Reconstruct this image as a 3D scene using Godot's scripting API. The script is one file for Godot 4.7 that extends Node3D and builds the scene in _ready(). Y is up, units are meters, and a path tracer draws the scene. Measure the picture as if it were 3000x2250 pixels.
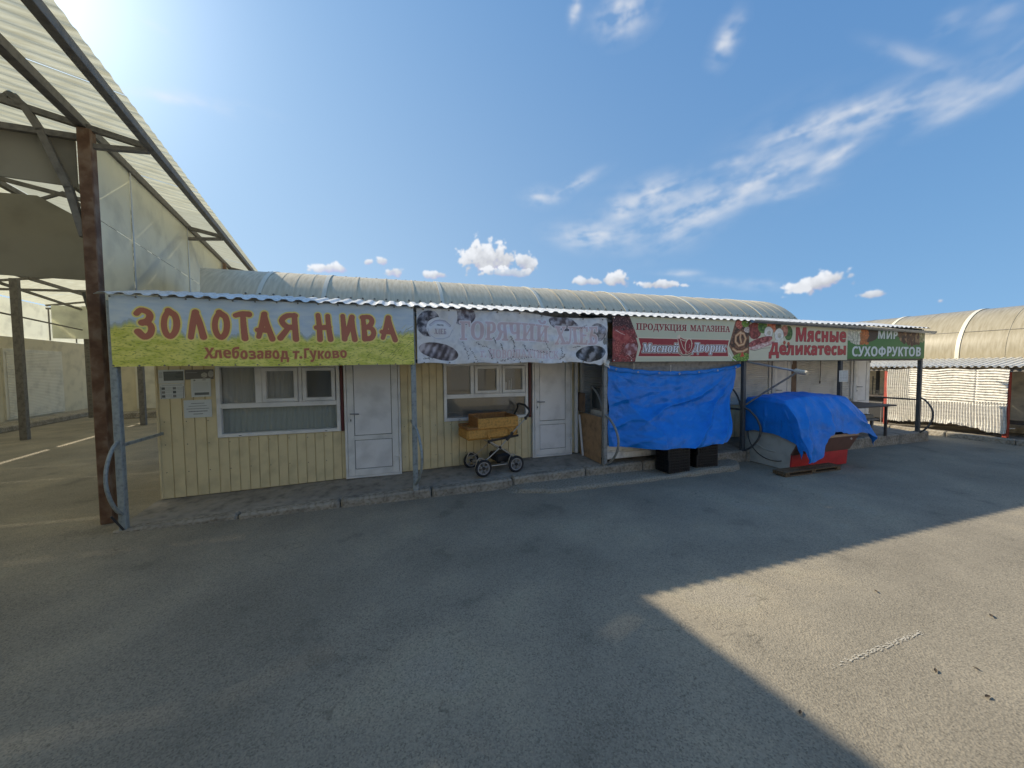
extends Node3D
# A row of market kiosks under an awning, a tall translucent hall on the left and a barrel-roofed hall on the right.
# World axes: the kiosk row runs along +x, its front faces +z, y is up, metres.

const EXPOSURE := 1.3
const SUN := Vector3(-1.022, 1.0, -1.05)      # towards the sun
const POST_Z := -4.80
const WALL_Z := -5.55

var M := {}
var used := {}
var rng := RandomNumberGenerator.new()
var nz := FastNoiseLite.new()
var crumple := FastNoiseLite.new()   # cell borders: the sharp ridges of crumpled sheet

# ------------------------------------------------------------------ mesh helper
class B:
	var st := SurfaceTool.new()
	func _init():
		st.begin(Mesh.PRIMITIVE_TRIANGLES)
	func tri(a: Vector3, b: Vector3, c: Vector3, out: Vector3, g := 4294967295):
		if (a - c).cross(a - b).dot(out) < 0.0:
			var t := b; b = c; c = t
		st.set_smooth_group(g)
		for p in [a, b, c]:
			st.set_uv(Vector2(p.x, p.y))
			st.add_vertex(p)
	func quad(a: Vector3, b: Vector3, c: Vector3, d: Vector3, out: Vector3, g := 4294967295):
		tri(a, b, c, out, g); tri(a, c, d, out, g)
	func box(c: Vector3, s: Vector3, bev := 0.0, basis := Basis.IDENTITY):
		var h := s * 0.5
		if bev <= 0.0:
			for k in 3:
				for sg in [-1.0, 1.0]:
					var o := Vector3.ZERO; o[k] = sg
					var u := (k + 1) % 3
					var v := (k + 2) % 3
					var p := []
					for q in [[-1, -1], [1, -1], [1, 1], [-1, 1]]:
						var w := Vector3.ZERO
						w[k] = h[k] * sg; w[u] = h[u] * q[0]; w[v] = h[v] * q[1]
						p.append(c + basis * w)
					quad(p[0], p[1], p[2], p[3], basis * o)
			return
		bev = minf(bev, minf(h.x, minf(h.y, h.z)) * 0.9)
		var cor := func(sx, sy, sz, k):
			var w := Vector3(sx * h.x, sy * h.y, sz * h.z)
			for j in 3:
				if j != k: w[j] -= signf(w[j]) * bev
			return c + basis * w
		for k in 3:
			var u := (k + 1) % 3
			var v := (k + 2) % 3
			for sg in [-1, 1]:
				var o := Vector3.ZERO; o[k] = sg
				var p := []
				for q in [[-1, -1], [1, -1], [1, 1], [-1, 1]]:
					var w := [0, 0, 0]; w[k] = sg; w[u] = q[0]; w[v] = q[1]
					p.append(cor.call(w[0], w[1], w[2], k))
				quad(p[0], p[1], p[2], p[3], basis * o)
				for sh in [-1, 1]:
					var a := [0, 0, 0]; a[k] = sg; a[u] = sh; a[v] = -1
					var b := [0, 0, 0]; b[k] = sg; b[u] = sh; b[v] = 1
					var o2 := Vector3.ZERO; o2[k] = sg; o2[u] = sh
					quad(cor.call(a[0], a[1], a[2], k), cor.call(b[0], b[1], b[2], k), cor.call(b[0], b[1], b[2], u), cor.call(a[0], a[1], a[2], u), basis * o2)
		for sx in [-1, 1]:
			for sy in [-1, 1]:
				for sz in [-1, 1]:
					tri(cor.call(sx, sy, sz, 0), cor.call(sx, sy, sz, 1), cor.call(sx, sy, sz, 2), basis * Vector3(sx, sy, sz))
	func bar(a: Vector3, b: Vector3, w: float, t: float, bev := 0.0, up := Vector3.UP):
		var d := (b - a).normalized()
		var x := up.cross(d)
		if x.length() < 0.01: x = Vector3.RIGHT.cross(d)
		x = x.normalized()
		box((a + b) * 0.5, Vector3(w, t, a.distance_to(b)), bev, Basis(x, d.cross(x), d))
	func tube(pts: Array, r: float, sides := 8, cap := true):
		var n := pts.size()
		var rings := []
		var side := Vector3.ZERO
		for i in n:
			var d: Vector3 = (pts[mini(i + 1, n - 1)] - pts[maxi(i - 1, 0)]).normalized()
			if side == Vector3.ZERO:
				side = d.cross(Vector3.UP)
				if side.length() < 0.05: side = d.cross(Vector3.RIGHT)
			side = (side - d * side.dot(d)).normalized()
			var up := side.cross(d)
			var ring := []
			for k in sides:
				var a := TAU * k / sides
				ring.append(pts[i] + (side * cos(a) + up * sin(a)) * r)
			rings.append(ring)
		for i in n - 1:
			for k in sides:
				var k2 := (k + 1) % sides
				var o: Vector3 = rings[i][k] + rings[i][k2] - pts[i] * 2.0
				quad(rings[i][k], rings[i][k2], rings[i + 1][k2], rings[i + 1][k], o, 1)
		if cap:
			for e in [[0, 1], [n - 1, n - 2]]:
				var o: Vector3 = pts[e[0]] - pts[e[1]]
				for k in range(1, sides - 1):
					tri(rings[e[0]][0], rings[e[0]][k], rings[e[0]][k + 1], o)
	func disc(c: Vector3, ax: Vector3, r0: float, r1: float, t: float, n := 20):
		# a ring (r0 > 0) or disc of thickness t about the axis ax
		ax = ax.normalized()
		var u := ax.cross(Vector3.UP)
		if u.length() < 0.05: u = ax.cross(Vector3.RIGHT)
		u = u.normalized()
		var v := ax.cross(u)
		for k in n:
			var a := TAU * k / n
			var b := TAU * (k + 1) / n
			var da := u * cos(a) + v * sin(a)
			var db := u * cos(b) + v * sin(b)
			for s in [-0.5, 0.5]:
				var o: Vector3 = c + ax * t * s
				quad(o + da * r0, o + da * r1, o + db * r1, o + db * r0, ax * s)
			quad(c + da * r1 - ax * t * 0.5, c + db * r1 - ax * t * 0.5, c + db * r1 + ax * t * 0.5, c + da * r1 + ax * t * 0.5, da + db, 1)
			if r0 > 0.0:
				quad(c + da * r0 - ax * t * 0.5, c + db * r0 - ax * t * 0.5, c + db * r0 + ax * t * 0.5, c + da * r0 + ax * t * 0.5, -da - db, 2)
	func torus(c: Vector3, ax: Vector3, R: float, r: float, n := 24, m := 8):
		ax = ax.normalized()
		var u := ax.cross(Vector3.UP).normalized()
		var v := ax.cross(u)
		var pt := func(i: int, j: int):
			var a := TAU * i / n
			var b := TAU * j / m
			return c + (u * cos(a) + v * sin(a)) * (R + r * cos(b)) + ax * r * sin(b)
		for i in n:
			var a := TAU * (i + 0.5) / n
			var mid := c + (u * cos(a) + v * sin(a)) * R
			for j in m:
				var p: Vector3 = pt.call(i, j)
				quad(p, pt.call(i + 1, j), pt.call(i + 1, j + 1), pt.call(i, j + 1), p - mid, 1)
	func prism(poly: Array, to3: Callable, w0: float, w1: float):
		# poly: Vector2 outline; to3(p, w) places a point; extruded from w0 to w1
		var pk := PackedVector2Array(poly)
		var ix := Geometry2D.triangulate_polygon(pk)
		var dirw: Vector3 = to3.call(Vector2.ZERO, 1.0) - to3.call(Vector2.ZERO, 0.0)
		for i in range(0, ix.size(), 3):
			for e in [[w0, -1.0], [w1, 1.0]]:
				tri(to3.call(pk[ix[i]], e[0]), to3.call(pk[ix[i + 1]], e[0]), to3.call(pk[ix[i + 2]], e[0]), dirw * e[1] * signf(w1 - w0))
		var area := 0.0
		for i in pk.size(): area += pk[i].cross(pk[(i + 1) % pk.size()])
		for i in pk.size():
			var a := pk[i]
			var b := pk[(i + 1) % pk.size()]
			var nn := Vector2(b.y - a.y, a.x - b.x) * signf(area)
			var o: Vector3 = to3.call(nn, w0) - to3.call(Vector2.ZERO, w0)
			quad(to3.call(a, w0), to3.call(b, w0), to3.call(b, w1), to3.call(a, w1), o)
	func mesh() -> ArrayMesh:
		st.generate_normals()
		return st.commit()

# a smooth sheet f(u, v) of thickness t, with uv
func sheet(nu: int, nv: int, f: Callable, t := 0.004, closed := true) -> ArrayMesh:
	var p := []
	for j in nv + 1:
		for i in nu + 1:
			p.append(f.call(float(i) / nu, float(j) / nv))
	var w := nu + 1
	var nrm := []
	for j in nv + 1:
		for i in nu + 1:
			var dx: Vector3 = p[j * w + mini(i + 1, nu)] - p[j * w + maxi(i - 1, 0)]
			var dy: Vector3 = p[mini(j + 1, nv) * w + i] - p[maxi(j - 1, 0) * w + i]
			nrm.append(dy.cross(dx).normalized())
	var verts := PackedVector3Array()
	var norms := PackedVector3Array()
	var uvs := PackedVector2Array()
	var idx := PackedInt32Array()
	for side in ([0, 1] if closed else [0]):
		var base := verts.size()
		for j in nv + 1:
			for i in nu + 1:
				var k := j * w + i
				verts.append(p[k] + nrm[k] * (-t if side == 0 else 0.0) if closed else p[k])
				norms.append(nrm[k] * (-1.0 if side == 0 else 1.0) if closed else nrm[k])
				uvs.append(Vector2(float(i) / nu, float(j) / nv))
		for j in nv:
			for i in nu:
				var a := base + j * w + i
				if side == 0 and closed: idx.append_array(PackedInt32Array([a, a + w, a + 1, a + 1, a + w, a + w + 1]))
				else: idx.append_array(PackedInt32Array([a, a + 1, a + w, a + 1, a + w + 1, a + w]))
	if closed:
		var n2 := w * (nv + 1)
		var rim := []
		for i in nu: rim.append([i, i + 1])
		for j in nv: rim.append([j * w + nu, (j + 1) * w + nu])
		for i in nu: rim.append([nv * w + nu - i, nv * w + nu - i - 1])
		for j in nv: rim.append([(nv - j) * w, (nv - j - 1) * w])
		for e in rim: idx.append_array(PackedInt32Array([e[0], e[1], n2 + e[0], e[1], n2 + e[1], n2 + e[0]]))
	var arr := []
	arr.resize(Mesh.ARRAY_MAX)
	arr[Mesh.ARRAY_VERTEX] = verts; arr[Mesh.ARRAY_NORMAL] = norms; arr[Mesh.ARRAY_TEX_UV] = uvs; arr[Mesh.ARRAY_INDEX] = idx
	var m := ArrayMesh.new()
	m.add_surface_from_arrays(Mesh.PRIMITIVE_TRIANGLES, arr)
	return m

# ------------------------------------------------------------------ scene helpers
func numbered(parent: Node, called: String) -> String:
	var key := str(parent.get_instance_id()) + called
	used[key] = used.get(key, -1) + 1
	return called if used[key] == 0 else "%s_%03d" % [called, used[key]]

func tag(o: Node, label: String, category: String, group := ""):
	o.set_meta("label", label); o.set_meta("category", category)
	if group: o.set_meta("group", group)

func thing(called: String, label: String, category: String, group := "", at := Vector3.ZERO, turn := 0.0) -> Node3D:
	var o := Node3D.new()
	o.name = numbered(self, called)
	add_child(o, true)
	o.position = at; o.rotation.y = turn
	tag(o, label, category, group)
	return o

func part(parent: Node, called: String, m, mat: Material, kind := "") -> MeshInstance3D:
	var o := MeshInstance3D.new()
	o.mesh = m.mesh() if m is B else m
	o.material_override = mat
	o.name = numbered(parent, called)
	parent.add_child(o, true)
	if kind: o.set_meta("kind", kind)
	return o

func struct(called: String, m, mat: Material) -> MeshInstance3D:
	return part(self, called, m, mat, "structure")

func lin(r: float, g: float, b: float) -> Color:
	return Color(r, g, b).linear_to_srgb()

func noise_tex(freq: float, cols: Array, size := 512, type := FastNoiseLite.TYPE_SIMPLEX_SMOOTH, oct := 4, sd := 1, warp := 0.0, cell_ret := -1) -> NoiseTexture2D:
	var n := FastNoiseLite.new()
	n.noise_type = type; n.frequency = freq; n.seed = sd
	n.fractal_type = FastNoiseLite.FRACTAL_FBM if oct > 1 else FastNoiseLite.FRACTAL_NONE
	n.fractal_octaves = oct
	if cell_ret >= 0: n.cellular_return_type = cell_ret
	if warp > 0.0:
		n.domain_warp_enabled = true; n.domain_warp_amplitude = warp; n.domain_warp_frequency = freq * 0.7
	var t := NoiseTexture2D.new()
	t.width = size; t.height = size; t.seamless = true; t.noise = n; t.normalize = true
	if cols.size():
		var g := Gradient.new()
		var off := PackedFloat32Array()
		var cc := PackedColorArray()
		for c in cols:
			off.append(c[0]); cc.append(c[1])
		g.offsets = off; g.colors = cc
		t.color_ramp = g
	return t

func grey(v: float) -> Color:
	return Color(v, v, v)

# plain procedural material: base colour (linear), a mottled texture laid over it in world space
func mat(called: String, c: Color, rough := 0.7, metal := 0.0, tex: Texture2D = null, tex_scale := 1.0, bump: Texture2D = null, bump_cm := 0.1, bump_scale := 0.0) -> StandardMaterial3D:
	var m := StandardMaterial3D.new()
	m.resource_name = called
	m.albedo_color = c
	m.roughness = rough; m.metallic = metal
	if tex or bump:
		m.uv1_triplanar = true; m.uv1_world_triplanar = true
		m.uv1_scale = Vector3.ONE * tex_scale
		m.uv1_triplanar_sharpness = 6.0
	if tex: m.albedo_texture = tex
	if bump:
		m.heightmap_enabled = true; m.heightmap_texture = bump; m.heightmap_scale = bump_cm
	M[called] = m
	return m

func over(m: StandardMaterial3D, tex: Texture2D, scale: float):
	m.detail_enabled = true; m.detail_albedo = tex; m.detail_blend_mode = BaseMaterial3D.BLEND_MODE_MUL
	m.detail_uv_layer = BaseMaterial3D.DETAIL_UV_2
	m.uv2_triplanar = true; m.uv2_world_triplanar = true; m.uv2_scale = Vector3.ONE * scale
	m.uv2_triplanar_sharpness = 6.0

# ------------------------------------------------------------------ sky
# [azimuth from -z towards +x, elevation, half length, half width, tilt (degrees), density, 0 cirrus / 1 cumulus]
const CLOUDS := [
	[29.5, 18.6, 4.4, 1.17, -5, 0.75, 0],
	[34.1, 21.7, 1.76, 0.84, -7, 0.8, 0],
	[38.7, 22.8, 3.64, 1.28, 10, 0.8, 0],
	[42.1, 19.3, 4.37, 1.98, 20, 0.6, 0],
	[46.8, 20.9, 4.25, 1.42, 15, 0.75, 0],
	[51.8, 22.3, 4.06, 1.08, 7, 0.75, 0],
	[56.2, 25.6, 3.95, 0.91, 2, 0.85, 0],
	[58.3, 22.4, 2.25, 0.58, 27, 0.75, 0],
	[60.2, 25.5, 3.74, 1.06, -2, 0.75, 0],
	[64.5, 25.0, 3.49, 1.23, -7, 0.5, 0],
	[67.6, 23.7, 2.44, 0.84, 17, 0.55, 0],
	[70.2, 24.9, 2.39, 1.26, 25, 0.45, 0],
	[54.1, 20.0, 3.03, 0.46, 2, 0.5, 0],
	[22.6, 24.0, 2.23, 0.76, -3, 0.65, 0],
	[27.4, 25.2, 3.38, 0.56, 21, 0.55, 0],
	[48.2, 24.6, 2.11, 0.3, 1, 0.5, 0],
	[34.2, 41.0, 2.58, 1.27, 3, 0.85, 0],
	[27.6, 42.2, 0.59, 0.94, -14, 0.8, 0],
	[47.2, 36.2, 1.03, 1.34, -30, 0.8, 0],
	[64.4, 28.5, 3.6, 0.46, -41, 0.3, 0],
	[66.5, 29.9, 0.96, 0.84, -7, 0.3, 0],
	[69.4, 29.3, 1.37, 1.06, -8, 0.3, 0],
	[-25.4, 33.4, 2.6, 0.27, -9, 0.35, 0],
	[-24.1, 27.8, 2.58, 0.4, 11, 0.45, 0],
	[-19.0, 28.8, 3.75, 0.54, 3, 0.25, 0],
	[41.8, 12.6, 2.71, 0.31, -6, 0.45, 0],
	[46.9, 10.9, 4.18, 0.39, -10, 0.25, 0],
	[51.5, 10.0, 2.64, 0.58, -13, 0.35, 0],
	[35.5, 19.5, 4.64, 2.68, 2, 0.3, 0],
	[53.6, 24.1, 5.73, 2.61, 7, 0.22, 0],
	[14.2, 15.7, 4.09, 2.79, 0, 1, 1],
	[12.8, 16.6, 2.22, 2.13, 1, 1, 1],
	[20.1, 15.3, 1.59, 1.74, -30, 0.9, 1],
	[16.9, 14.0, 3.78, 0.87, -1, 0.7, 1],
	[-7.7, 13.4, 2.62, 0.79, 5, 0.95, 1],
	[-2.9, 14.7, 0.66, 0.5, 5, 0.9, 1],
	[-1.0, 15.0, 0.8, 0.65, -6, 0.9, 1],
	[0.6, 13.6, 1.39, 0.79, 3, 0.9, 1],
	[6.1, 13.5, 2.34, 0.67, 2, 0.9, 1],
	[29.1, 12.4, 2.52, 0.68, -3, 0.85, 1],
	[33.4, 12.4, 2.15, 1.23, -4, 0.95, 1],
	[39.5, 11.3, 2.69, 0.79, -5, 0.9, 1],
	[42.5, 10.9, 0.63, 0.32, -6, 0.8, 1],
	[57.0, 9.3, 3.11, 1.35, 7, 1, 1],
	[61.7, 7.6, 1.3, 0.48, -1, 0.9, 1],
	[66.7, 6.2, 0.2, 0.17, -8, 0.8, 1]
]

func make_sky() -> Texture2D:
	var w := 3072
	var h := 1536
	var sun := SUN.normalized()
	var hh := h / 2 + 8
	var px := PackedFloat32Array()
	px.resize(w * h * 3)
	var den := PackedFloat32Array()      # cloud cover
	var lum := PackedFloat32Array()      # brightness of the cloud there
	den.resize(w * hh); lum.resize(w * hh)
	var n := FastNoiseLite.new()
	n.noise_type = FastNoiseLite.TYPE_SIMPLEX_SMOOTH; n.fractal_octaves = 4; n.frequency = 0.10; n.seed = 11
	var n2 := FastNoiseLite.new()
	n2.noise_type = FastNoiseLite.TYPE_SIMPLEX_SMOOTH; n2.fractal_octaves = 5; n2.frequency = 0.20; n2.seed = 5
	var all := CLOUDS.duplicate()
	# the same kind of weather all the way round
	rng.seed = 77
	for k in 46:
		var az := rng.randf_range(85.0, 325.0)
		if k % 2 == 0: all.append([az, rng.randf_range(12.0, 50.0), rng.randf_range(3.0, 9.0), rng.randf_range(0.8, 2.4), rng.randf_range(-30.0, 30.0), rng.randf_range(0.3, 0.8), 0])
		else: all.append([az, rng.randf_range(6.0, 17.0), rng.randf_range(1.2, 4.2), rng.randf_range(0.6, 1.7), rng.randf_range(-8.0, 8.0), 0.95, 1])
	for c in all:
		var el: float = c[1]
		var ce := cos(deg_to_rad(el))
		var a: float = c[2]
		var cu: bool = c[6] == 1
		var b: float = c[3] * (1.0 if cu else 1.35)
		var big := (maxf(a, b)) * (1.5 if cu else 1.9)
		var tx := cos(deg_to_rad(c[4]))
		var ty := sin(deg_to_rad(c[4]))
		var j0 := maxi(0, int((90.0 - el - big) / 180.0 * h))
		var j1 := mini(hh - 1, int((90.0 - el + big) / 180.0 * h))
		var i0 := int((c[0] - big / ce) / 360.0 * w)
		var i1 := int((c[0] + big / ce) / 360.0 * w)
		for j in range(j0, j1 + 1):
			var e := 90.0 - (j + 0.5) * 180.0 / h
			for i in range(i0, i1 + 1):
				var az := (i + 0.5) * 360.0 / w
				var dx: float = (az - c[0]) * ce
				var dy: float = e - el
				var u := (dx * tx + dy * ty) / a
				var v := (-dx * ty + dy * tx) / b
				var k := j * w + posmod(i, w)
				if cu:
					var r := sqrt(u * u + (v * v if v > 0.0 else v * v * 1.9))
					if r > 1.5: continue
					var q := n2.get_noise_2d(az * 2.2 * ce, e * 2.2) * 0.95 + n2.get_noise_2d(az * 7.0 * ce + 50.0, e * 7.0) * 0.30
					var d := smoothstep(0.0, 0.30, 0.98 - r + q * 0.72) * float(c[5])
					if d > den[k]:
						den[k] = d
					var shade := clampf(0.76 + 0.34 * v + q * 0.25 - u * 0.10, 0.42, 1.05)
					if d > 0.02: lum[k] = maxf(lum[k], shade)
				else:
					var r2 := u * u + v * v
					if r2 > 3.6: continue
					# filaments run along the cloud's own direction
					var s := n.get_noise_2d((dx * tx + dy * ty) * 0.8 + c[0] * 3.0, (-dx * ty + dy * tx) * 4.2 + c[1] * 3.0)
					var s2 := n2.get_noise_2d(az * 0.9, e * 1.6)
					var s3 := n2.get_noise_2d(az * 2.6 + 9.0, e * 4.0)
					var d := exp(-r2 * 1.15) * float(c[5]) * clampf(0.62 + s * 1.2 + s2 * 0.9 + s3 * 0.35, 0.05, 1.35)
					den[k] = 1.0 - (1.0 - den[k]) * (1.0 - minf(d, 0.9) * 0.8)
					lum[k] = maxf(lum[k], 0.93)
	for j in h:
		var e := (90.0 - (j + 0.5) * 180.0 / h)
		var er := deg_to_rad(e)
		var y := sin(er)
		var ch := cos(er)
		var t := pow(clampf(y, 0.0, 1.0), 0.62)
		var base := Vector3(0.465, 0.675, 0.895).lerp(Vector3(0.122, 0.282, 0.57), clampf(t * 1.22, 0.0, 1.0))
		for i in w:
			var c := base
			if j < hh:
				var ar := (i + 0.5) * TAU / w
				var cs := ch * sin(ar) * sun.x + y * sun.y - ch * cos(ar) * sun.z
				var ang := acos(clampf(cs, -1.0, 1.0))
				var g := exp(-ang / 0.30)
				var g2 := exp(-ang * ang / 0.045)
				var away := smoothstep(0.55, 1.75, ang)
				c = c * Vector3(1.08 - 0.44 * away, 1.04 - 0.23 * away, 1.0 - 0.07 * away) * (1.0 + 0.14 * cs * cs) + Vector3(0.74, 0.86, 0.86) * g * 0.85 + Vector3(1.0, 0.97, 0.9) * g2 * 1.3
				var d := den[j * w + i]
				if d > 0.003:
					var l := lum[j * w + i]
					var cc := Vector3(0.86, 0.885, 0.93) * (l + 0.25 * g) + Vector3(0.0, 0.012, 0.045) * (1.0 - l)
					c = c.lerp(cc.max(c * 0.9), clampf(d, 0.0, 0.97))
			var o := (j * w + i) * 3
			px[o] = c.x / EXPOSURE; px[o + 1] = c.y / EXPOSURE; px[o + 2] = c.z / EXPOSURE
	var im := Image.create_from_data(w, h, false, Image.FORMAT_RGBF, px.to_byte_array())
	return ImageTexture.create_from_image(im)

func set_view_and_light():
	var cam := Camera3D.new()
	cam.name = "camera"
	add_child(cam)
	cam.fov = 91.86
	cam.near = 0.05; cam.far = 400.0
	var yaw := deg_to_rad(17.823)
	var pit := deg_to_rad(-2.615)
	var rol := deg_to_rad(-0.536)
	var fw := Vector3(sin(yaw) * cos(pit), sin(pit), -cos(yaw) * cos(pit))
	var rt := Vector3(cos(yaw), 0, sin(yaw))
	var up := rt.cross(fw)
	var r2 := rt * cos(rol) + up * sin(rol)
	var u2 := up * cos(rol) - rt * sin(rol)
	cam.transform = Transform3D(Basis(r2, u2, -fw), Vector3(0, 1.65, 0))
	cam.make_current()
	var env := Environment.new()
	env.background_mode = Environment.BG_SKY
	var sky := Sky.new()
	var pm := PanoramaSkyMaterial.new()
	pm.panorama = make_sky()
	sky.sky_material = pm
	env.sky = sky
	env.tonemap_mode = Environment.TONE_MAPPER_LINEAR
	env.tonemap_exposure = EXPOSURE
	env.sdfgi_enabled = true; env.ssao_enabled = true; env.ssil_enabled = true
	var we := WorldEnvironment.new()
	we.name = "world_environment"
	we.environment = env
	add_child(we)
	var sun := DirectionalLight3D.new()
	sun.name = "sun"
	add_child(sun)
	sun.light_energy = 1.6
	sun.light_color = Color(1.0, 0.945, 0.84)
	sun.light_angular_distance = 0.7
	sun.shadow_enabled = true
	sun.look_at_from_position(SUN.normalized() * 50.0, Vector3.ZERO, Vector3.UP)

# ------------------------------------------------------------------ flat print: a small raster canvas
class Canvas:
	var w: int
	var h: int
	var d: PackedByteArray
	func _init(ww: int, hh: int, c: Color):
		w = ww; h = hh
		d.resize(w * h * 3)
		for i in w * h:
			d[i * 3] = int(c.r * 255); d[i * 3 + 1] = int(c.g * 255); d[i * 3 + 2] = int(c.b * 255)
	func put(x: int, y: int, c: Color, a := 1.0):
		if x < 0 or y < 0 or x >= w or y >= h: return
		var o := (y * w + x) * 3
		if a >= 1.0:
			d[o] = int(c.r * 255); d[o + 1] = int(c.g * 255); d[o + 2] = int(c.b * 255)
		else:
			d[o] = int(lerpf(d[o], c.r * 255, a)); d[o + 1] = int(lerpf(d[o + 1], c.g * 255, a)); d[o + 2] = int(lerpf(d[o + 2], c.b * 255, a))
	func tri(a: Vector2, b: Vector2, c: Vector2, col: Color, al := 1.0):
		var y0 := maxi(0, int(ceil(minf(a.y, minf(b.y, c.y)) - 0.5)))
		var y1 := mini(h - 1, int(floor(maxf(a.y, maxf(b.y, c.y)) - 0.5)))
		for y in range(y0, y1 + 1):
			var yy := y + 0.5
			var lo := 1e9
			var hi := -1e9
			for e in [[a, b], [b, c], [c, a]]:
				var p: Vector2 = e[0]
				var q: Vector2 = e[1]
				if (p.y <= yy) != (q.y <= yy):
					var x := p.x + (yy - p.y) / (q.y - p.y) * (q.x - p.x)
					lo = minf(lo, x); hi = maxf(hi, x)
			if hi < lo: continue
			for x in range(maxi(0, int(ceil(lo - 0.5))), mini(w - 1, int(floor(hi - 0.5 + 0.001))) + 1): put(x, y, col, al)
	func poly(pts: Array, col: Color, al := 1.0):
		var pk := PackedVector2Array()
		for p in pts: pk.append(p * Vector2(w, h))
		var ix := Geometry2D.triangulate_polygon(pk)
		for i in range(0, ix.size(), 3): tri(pk[ix[i]], pk[ix[i + 1]], pk[ix[i + 2]], col, al)
	# a brush stroke through points given in 0..1 of the canvas; widths in pixels
	func stroke(pts: Array, w0: float, w1: float, col: Color, al := 1.0):
		for i in pts.size() - 1:
			var a: Vector2 = pts[i] * Vector2(w, h)
			var b: Vector2 = pts[i + 1] * Vector2(w, h)
			var ra := lerpf(w0, w1, float(i) / (pts.size() - 1)) * 0.5
			var rb := lerpf(w0, w1, float(i + 1) / (pts.size() - 1)) * 0.5
			var rm := maxf(ra, rb)
			var ab := b - a
			var l2 := maxf(ab.length_squared(), 1e-6)
			for y in range(int(minf(a.y, b.y) - rm), int(maxf(a.y, b.y) + rm) + 2):
				for x in range(int(minf(a.x, b.x) - rm), int(maxf(a.x, b.x) + rm) + 2):
					var p := Vector2(x + 0.5, y + 0.5)
					var t := clampf((p - a).dot(ab) / l2, 0.0, 1.0)
					if p.distance_to(a + ab * t) <= lerpf(ra, rb, t): put(x, y, col, al)
	# an ellipse filled from a dark to a pale tone by grain; stripes > 0 adds slashes across it
	func blob(cx: float, cy: float, rx: float, ry: float, rot: float, c0: Color, c1: Color, nn: FastNoiseLite, grain := 0.05, stripes := 0.0, al := 1.0):
		var c := Vector2(cx * w, cy * h)
		var ax := rx * w
		var ay := ry * h
		var m := maxf(ax, ay)
		var cr := cos(deg_to_rad(rot))
		var sr := sin(deg_to_rad(rot))
		for y in range(int(c.y - m), int(c.y + m) + 1):
			for x in range(int(c.x - m), int(c.x + m) + 1):
				var q := Vector2(x, y) - c
				var u := (q.x * cr + q.y * sr) / ax
				var v := (-q.x * sr + q.y * cr) / ay
				var k := nn.get_noise_2d(x / grain * 0.05 + cx * 900.0, y / grain * 0.05)
				if u * u + v * v > 1.0 + k * 0.12: continue
				var t := 0.5 + k * 1.3
				if stripes > 0.0: t += 0.30 * sin(u * stripes + v * 2.6 + k * 2.0) - 0.35 * v * v
				put(x, y, c0.lerp(c1, clampf(t, 0.0, 1.0)), al)
	# lettering from the font's own outlines: filled, then fattened by a round pen of radius fat
	func text(s: String, family: String, x0: float, y0: float, x1: float, y1: float, col: Color, fat := 0.0, al := 1.0, slant := 0.0, wob := 0.0, weight := 700):
		var f := SystemFont.new()
		f.font_names = PackedStringArray([family]); f.font_weight = weight
		var ts := TextServerManager.get_primary_interface()
		var rid: RID = f.get_rids()[0]
		var loops := []
		var pen := 0.0
		for ch in s:
			var gi := ts.font_get_glyph_index(rid, 96, ch.unicode_at(0), 0)
			var gc := ts.font_get_glyph_contours(rid, 96, gi)
			var first := 0
			for last in gc.get("contours", PackedInt32Array()):
				var src := []
				for i in range(first, last + 1): src.append(gc["points"][i])
				first = last + 1
				var n := src.size()
				if n < 3: continue
				var lp := PackedVector2Array()
				# walk the contour; off-curve points are quadratic controls with implied midpoints
				for i in n:
					var p: Vector3 = src[i]
					var q: Vector3 = src[(i + 1) % n]
					var o: Vector3 = src[(i + n - 1) % n]
					if int(p.z) == 1:
						lp.append(Vector2(pen + p.x, p.y))
					else:
						var a := Vector2(o.x, o.y) if int(o.z) == 1 else Vector2(o.x + p.x, o.y + p.y) * 0.5
						var e := Vector2(q.x, q.y) if int(q.z) == 1 else Vector2(q.x + p.x, q.y + p.y) * 0.5
						for k in [0.0, 0.25, 0.5, 0.75, 1.0]:
							var m: Vector2 = a.lerp(Vector2(p.x, p.y), k).lerp(Vector2(p.x, p.y).lerp(e, k), k)
							lp.append(Vector2(pen + m.x, m.y))
				loops.append(lp)
			pen += ts.font_get_glyph_advance(rid, 96, gi).x
		var lo := Vector2(1e9, 1e9)
		var hi := Vector2(-1e9, -1e9)
		for lp in loops:
			for p in lp:
				lo = lo.min(p); hi = hi.max(p)
		var edges := []
		for lp in loops:
			var q := PackedVector2Array()
			for p in lp:
				var u: float = (p.x - lo.x) / (hi.x - lo.x)
				var vv: float = (p.y - lo.y) / (hi.y - lo.y)
				q.append(Vector2(lerpf(x0, x1, u) * w + slant * (0.5 - vv) * (y1 - y0) * h + wob * sin(vv * 5.0 + u * 31.0), lerpf(y0, y1, vv) * h + wob * sin(u * 23.0 + vv * 2.0)))
			for i in q.size(): edges.append([q[i], q[(i + 1) % q.size()]])
		var rows := {}
		for e in edges:
			var a: Vector2 = e[0]
			var b: Vector2 = e[1]
			if a.y == b.y: continue
			var dir := 1 if b.y > a.y else -1
			for y in range(maxi(0, int(ceil(minf(a.y, b.y) - 0.5))), mini(h - 1, int(ceil(maxf(a.y, b.y) - 0.5)) - 1) + 1):
				var x := a.x + (y + 0.5 - a.y) / (b.y - a.y) * (b.x - a.x)
				if not rows.has(y): rows[y] = []
				rows[y].append([x, dir])
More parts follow.
